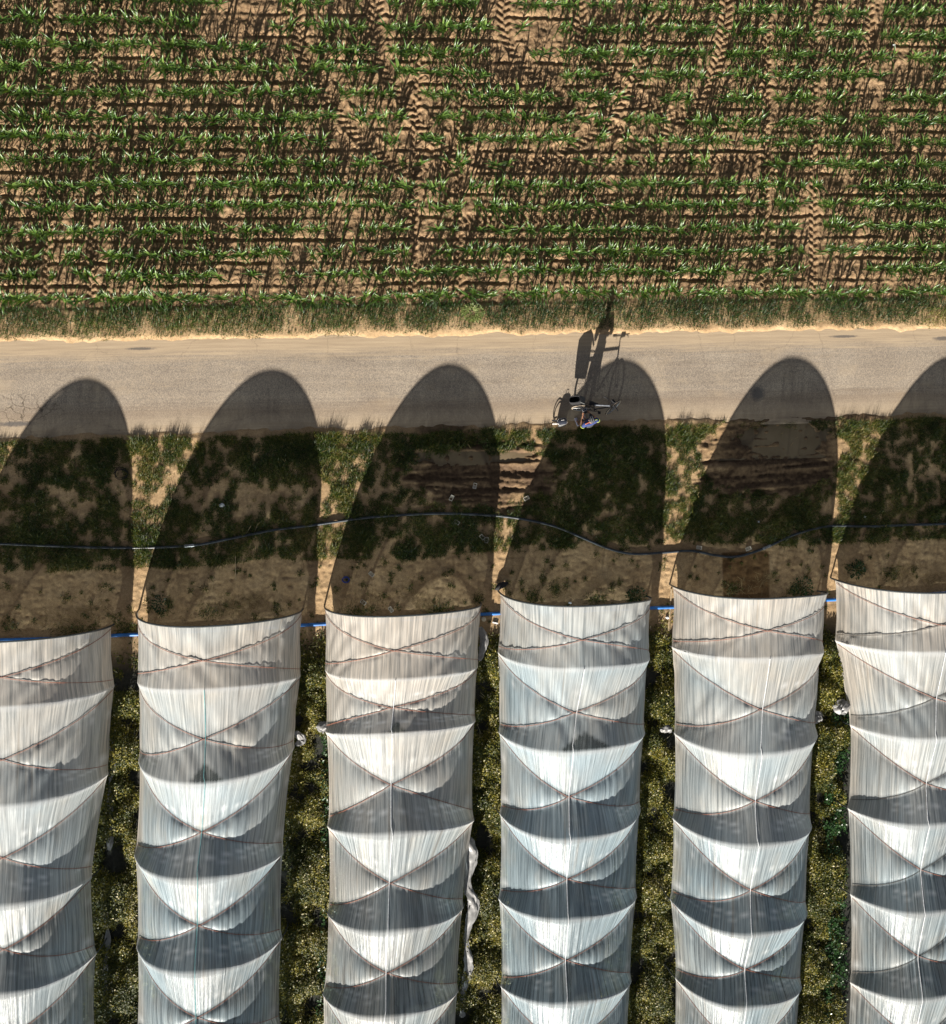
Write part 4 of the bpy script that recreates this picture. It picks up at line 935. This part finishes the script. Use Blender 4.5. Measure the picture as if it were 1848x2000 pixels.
MB().tube([tuple(Vector(p) - O_) for p in ((-.45, .23, .8), (-.40, .27, .93), (-.30, .27, .95), (-.26, .23, .85))], .009, 6).build('carry_handle', M['bagblack'], pan)

# ------------------------------------------------------------------ backpack on the road edge
bp = at((2100 + 450 / 3.08) / 2.048, (1250 + 1345 / 3.08) / 2.048, .1); bag = empty('backpack', (bp[0], bp[1], gz(bp[0], bp[1]))); bag.rotation_euler = (0, 0, math.radians(8))
setp(bag, 'dark blue-black backpack with pale piping set down on the road edge', 'backpack')
def rr(w, d, z, y0=0, tilt=0.):
    return [(w / 2 * math.copysign(abs(math.cos(a)) ** .55, math.cos(a)), y0 + d / 2 * math.copysign(abs(math.sin(a)) ** .55, math.sin(a)), z + tilt * math.sin(a)) for a in [2 * PI * q / 18 for q in range(18)]]
MB().loft([rr(.25, .17, 0), rr(.30, .21, .04), rr(.31, .22, .18), rr(.29, .20, .30), rr(.25, .16, .36), rr(.14, .08, .385)]).build('bag_body', M['bagblue'], bag)
MB().loft([rr(.24, .07, .03, -.115), rr(.26, .09, .10, -.12), rr(.24, .08, .20, -.115), rr(.2, .03, .235, -.10)]).build('front_pocket', M['baggrey'], bag)
MB().tube([(.155 * math.copysign(abs(math.cos(a)) ** .55, math.cos(a)), .11 * math.copysign(abs(math.sin(a)) ** .55, math.sin(a)) , .28 + .02 * math.sin(a)) for a in [2 * PI * q / 24 for q in range(24)]], .007, 6, True).build('piping', M['strap'], bag)
for dy_ in (-.05, .07): MB().tube(spline([(-.14, dy_, .30), (-.24, dy_ + .02, .30), (-.31, dy_ + .03, .19), (-.27, dy_, .06), (-.15, dy_, .05)], 6), .016, 6).build('shoulder_strap', M['strap'] if dy_ < 0 else M['bagblack'], bag)
MB().tube([(-.05, .05, .37), (-.03, .05, .43), (.03, .05, .43), (.05, .05, .37)], .009, 6).build('top_handle', M['strap'], bag)

# ------------------------------------------------------------------ person
pp_ = at((2100 + 700 / 3.08) / 2.048, (1250 + 1352 / 3.08) / 2.048, .05)
person = empty('person', (pp_[0], pp_[1], max(gz(pp_[0], pp_[1]), -.012))); person.rotation_euler = (0, 0, math.radians(20))
setp(person, 'person in blue shirt and dark shorts standing behind the bicycle, looking at a hand-held controller', 'person')
def skin(name, J, E, mat, parent, root=0, sub=2):
    me = bpy.data.meshes.new(name); names = list(J); ix = {n_: i for i, n_ in enumerate(names)}
    me.from_pydata([J[n_][:3] for n_ in names], [(ix[a], ix[b]) for a, b in E], []); me.update()
    o = bpy.data.objects.new(name, me); COL.objects.link(o)
    md = o.modifiers.new('skin', 'SKIN'); md.use_smooth_shade = True
    if not me.skin_vertices: return o
    for i, n_ in enumerate(names):
        r = J[n_][3]; sv = me.skin_vertices[0].data[i]; sv.radius = (r, r) if not isinstance(r, tuple) else r; sv.use_root = (i == root)
    s = o.modifiers.new('sub', 'SUBSURF'); s.levels = sub; s.render_levels = sub
    dg = bpy.context.evaluated_depsgraph_get(); dg.update()
    nm = bpy.data.meshes.new_from_object(o.evaluated_get(dg)); nm.name = name
    o.modifiers.clear(); o.data = nm; nm.materials.clear(); nm.materials.append(mat)
    for p in nm.polygons: p.use_smooth = True
    o.parent = parent; return o
J = {'pelvis': (0, -.02, .94, (.13, .10)), 'waist': (0, -.03, 1.08, (.12, .09)), 'chest': (0, -.02, 1.28, (.145, .105)), 'neckb': (0, -.01, 1.45, (.07, .07)), 'neck': (0, .03, 1.52, .052), 'head': (0, .085, 1.62, (.078, .09)), 'crown': (0, .09, 1.71, (.066, .075)), 'chin': (0, .135, 1.555, .038), 'nose': (0, .185, 1.60, .016)}
E_ = [('pelvis', 'waist'), ('waist', 'chest'), ('chest', 'neckb'), ('neckb', 'neck'), ('neck', 'head'), ('head', 'crown'), ('head', 'chin'), ('head', 'nose')]
for s, n_ in ((-1, 'L'), (1, 'R')):
    J.update({'sh' + n_: (.185 * s, -.01, 1.42, .058), 'el' + n_: (.30 * s, -.08, 1.16, .042), 'fa' + n_: (.22 * s, .10, 1.13, .036), 'wr' + n_: (.12 * s, .25, 1.14, .026), 'pa' + n_: (.095 * s, .31, 1.145, (.036, .022)),
              'hip' + n_: (.10 * s, -.01, .88, .085), 'kn' + n_: (.115 * s, .03 if s < 0 else .0, .49, .056), 'ca' + n_: (.12 * s, -.01, .34, .052), 'an' + n_: (.125 * s, -.01, .09, .036), 'ft' + n_: (.14 * s, .12, .035, .034)})
    E_ += [('chest', 'sh' + n_), ('sh' + n_, 'el' + n_), ('el' + n_, 'fa' + n_), ('fa' + n_, 'wr' + n_), ('wr' + n_, 'pa' + n_), ('pelvis', 'hip' + n_), ('hip' + n_, 'kn' + n_), ('kn' + n_, 'ca' + n_), ('ca' + n_, 'an' + n_), ('an' + n_, 'ft' + n_)]
    for q in range(4):
        zz_ = 1.165 - .017 * q; L_ = (.036, .042, .04, .03)[q]
        J['f%d' % q + n_] = (.082 * s, .345, zz_, .0105); J['g%d' % q + n_] = (.066 * s, .345 + L_ * .6, zz_ - .006, .0095); J['t%d' % q + n_] = (.045 * s, .345 + L_ * .75, zz_ - .01, .008)
        E_ += [('pa' + n_, 'f%d' % q + n_), ('f%d' % q + n_, 'g%d' % q + n_), ('g%d' % q + n_, 't%d' % q + n_)]
    J['th' + n_] = (.075 * s, .29, 1.185, .013); J['tt' + n_] = (.052 * s, .325, 1.20, .010); E_ += [('wr' + n_, 'th' + n_), ('th' + n_, 'tt' + n_)]
skin('body', J, E_, M['skin'], person)
Js = {'hem': (0, -.025, .93, (.155, .125)), 'waist': (0, -.03, 1.08, (.15, .118)), 'chest': (0, -.022, 1.28, (.172, .128)), 'yoke': (0, -.015, 1.42, (.125, .09)), 'col': (0, -.003, 1.468, .072)}
Es = [('hem', 'waist'), ('waist', 'chest'), ('chest', 'yoke'), ('yoke', 'col')]
for s, n_ in ((-1, 'L'), (1, 'R')):
    Js['sh' + n_] = (.185 * s, -.012, 1.415, .082); Js['sl' + n_] = (.268 * s, -.06, 1.235, .070); Es += [('yoke', 'sh' + n_), ('sh' + n_, 'sl' + n_)]
sh = skin('shirt', Js, Es, M['shirt'], person, 1)
def cuff(c, d, r, mat, nm, par):
    c = Vector(c); d = Vector(d).normalized(); a = d.orthogonal().normalized(); b_ = d.cross(a)
    return MB().tube([c + (a * math.cos(2 * PI * i / 20) + b_ * math.sin(2 * PI * i / 20)) * r for i in range(20)], .013, 6, True).build(nm, mat, par)
cuff((-.268, -.06, 1.23), (-.115, -.07, -.26), .062, M['trim'], 'sleeve_trim', sh); cuff((.268, -.06, 1.23), (.115, -.07, -.26), .062, M['trim'], 'sleeve_trim', sh)
for s in (-1, 1): MB().tube(spline([(.07 * s, .0, 1.475), (.13 * s, .0, 1.485), (.20 * s, -.01, 1.475), (.245 * s, -.04, 1.38)], 5), .011, 6).build('shoulder_stripe', M['trim' if s > 0 else 'trim2'], sh)
Jh = {'wb': (0, -.02, 1.0, (.145, .115)), 'seat': (0, -.02, .90, (.15, .125))}; Eh = [('wb', 'seat')]
for s, n_ in ((-1, 'L'), (1, 'R')): Jh['a' + n_] = (.105 * s, -.005, .80, .108); Jh['b' + n_] = (.115 * s, .015, .56, .092); Eh += [('seat', 'a' + n_), ('a' + n_, 'b' + n_)]
skin('shorts', Jh, Eh, M['shorts'], person, 1)
for s in (-1, 1):
    x_ = .14 * s; rings = []
    for t, w, h_ in ((-.075, .03, .06), (-.05, .042, .085), (.02, .044, .085), (.09, .05, .065), (.16, .046, .05), (.205, .025, .03)):
        rings.append([(x_ + w * math.cos(q * PI / 5), .0 + t, max(0, .5 * h_ + .5 * h_ * math.sin(q * PI / 5))) for q in range(10)])
    sho = MB().loft(rings).build('shoe', M['shoe'], person)
    MB().box((x_, .065, .010), (.10, .29, .018), None, .98).build('sole', M['white'], sho, False)
    MB().tube([(.125 * s, -.01, .07), (.125 * s, -.01, .17)], [.047, .046], 10).build('sock', M['sock'], person)
hr = MB().ball((0, .075, 1.665), (.088, .105, .105), 16, 10).build('hair', M['hair'], person)
cb = MB(); rings = []
for t in range(7):
    a = t / 6 * PI / 2; rings.append([(.097 * math.cos(a) * math.cos(2 * PI * q / 20), .08 + .117 * math.cos(a) * math.sin(2 * PI * q / 20), 1.685 + .085 * math.sin(a)) for q in range(20)])
cap_ = cb.loft(rings).build('cap', M['cap'], person)
b = MB().loft([[(.075 * math.cos(PI * q / 10), .15 + .125 * math.sin(PI * q / 10), 1.672 + z_ - .03 * math.sin(PI * q / 10)) for q in range(11)] for z_ in (0, .012)]); b.build('brim', M['cap'], cap_)
for x_ in (-.03, .03): MB().tube([(x_, .08 + .119 * math.cos(a), 1.685 + .089 * math.sin(a)) for a in np.linspace(.5, PI - .1, 12)], .010, 5).build('cap_stripe', M['capgrey'], cap_)
MB().tube([(.099 * math.cos(a), .08 + .119 * math.sin(a), 1.69) for a in np.linspace(PI * 1.1, PI * 1.9, 12)], .012, 6).build('cap_strap', M['capgrey'], cap_)
b = MB()
for s in (-1, 1): b.ball((.035 * s, .163, 1.625), .0125, 8, 6)
b.build('eyes', M['white'], person)
MB().tube([(-.028, .158, 1.575), (0, .168, 1.572), (.028, .158, 1.575)], .006, 5).build('mouth', M['trim2'], person)
b = MB()
for s in (-1, 1): b.ball((.088 * s, .075, 1.62), (.014, .024, .034), 8, 6)
b.build('ears', M['skin'], person)
MB().tube([(-.17 * 1 + .05, .20, 1.135), (-.098, .235, 1.137)], .034, 10).build('wrist_watch', M['trim2'], person)
pk = MB().loft([[(.11 * math.cos(a), -.145 + .05 * math.sin(a), z_) for a in [2 * PI * q / 12 for q in range(12)]] for z_ in (.98, 1.0, 1.09, 1.11)]).build('waist_pack', M['baggrey'], person)
PM = Matrix.Translation(person.location) @ person.rotation_euler.to_matrix().to_4x4()
ct = empty('drone_controller', tuple(PM @ Vector((0, .335, 1.165)))); ct.rotation_euler = (math.radians(-18), 0, math.radians(20)); setp(ct, 'small dark remote controller with white phone held in both hands', 'controller')
MB().box((0, 0, 0), (.135, .075, .035), None, .85).build('controller_body', M['bikeblack'], ct, False)
MB().box((0, .075, .012), (.15, .075, .009)).build('phone', M['white'], ct, False)
MB().box((0, .075, .0185), (.135, .064, .003)).build('screen', M['screen'], ct, False)
for s in (-1, 1): MB().tube([(.035 * s, 0, .015), (.035 * s, 0, .035)], .007, 6).build('control_stick', M['steel'], ct)

# ------------------------------------------------------------------ light and camera
SUNV = Vector((.67, 2.48, -1.)).normalized()
sun = bpy.data.lights.new('sun', 'SUN'); sun.energy = 5.0; sun.angle = math.radians(.53); sun.color = (1., .93, .83)
so = bpy.data.objects.new('sun', sun); COL.objects.link(so); so.rotation_euler = SUNV.to_track_quat('-Z', 'Y').to_euler()
w = bpy.data.worlds.new('World'); sc.world = w; w.use_nodes = True; nt = w.node_tree; nt.nodes.clear()
sky = nt.nodes.new('ShaderNodeTexSky'); sky.sky_type = 'NISHITA'; sky.sun_disc = False
sky.air_density = .36; sky.dust_density = .35; sky.ozone_density = .6
sky.sun_elevation = math.asin(-SUNV.z); sky.sun_rotation = math.atan2(-SUNV.x, -SUNV.y) % (2 * PI)
hs_ = nt.nodes.new('ShaderNodeHueSaturation'); hs_.inputs['Saturation'].default_value = .3
bg = nt.nodes.new('ShaderNodeBackground'); bg.inputs[1].default_value = .05
wo_ = nt.nodes.new('ShaderNodeOutputWorld'); nt.links.new(sky.outputs[0], hs_.inputs['Color']); nt.links.new(hs_.outputs[0], bg.inputs[0]); nt.links.new(bg.outputs[0], wo_.inputs[0])
cam = bpy.data.cameras.new('camera'); co = bpy.data.objects.new('camera', cam); COL.objects.link(co); sc.camera = co
cam.sensor_fit = 'VERTICAL'; cam.sensor_height = 24; cam.sensor_width = 24; cam.lens = 24 * FPX / 2000; cam.clip_start = .5; cam.clip_end = 4000
m = Matrix(((_R[0], _U[0], -_F[0], _C[0]), (_R[1], _U[1], -_F[1], _C[1]), (_R[2], _U[2], -_F[2], _C[2]), (0, 0, 0, 1))); co.matrix_world = m
sc.view_settings.view_transform = 'Standard'; sc.view_settings.look = 'None'; sc.view_settings.gamma = 1.; sc.view_settings.exposure = 1.32
sc.render.engine = 'CYCLES'; sc.cycles.max_bounces = 8; sc.cycles.transparent_max_bounces = 12; sc.cycles.use_denoising = True
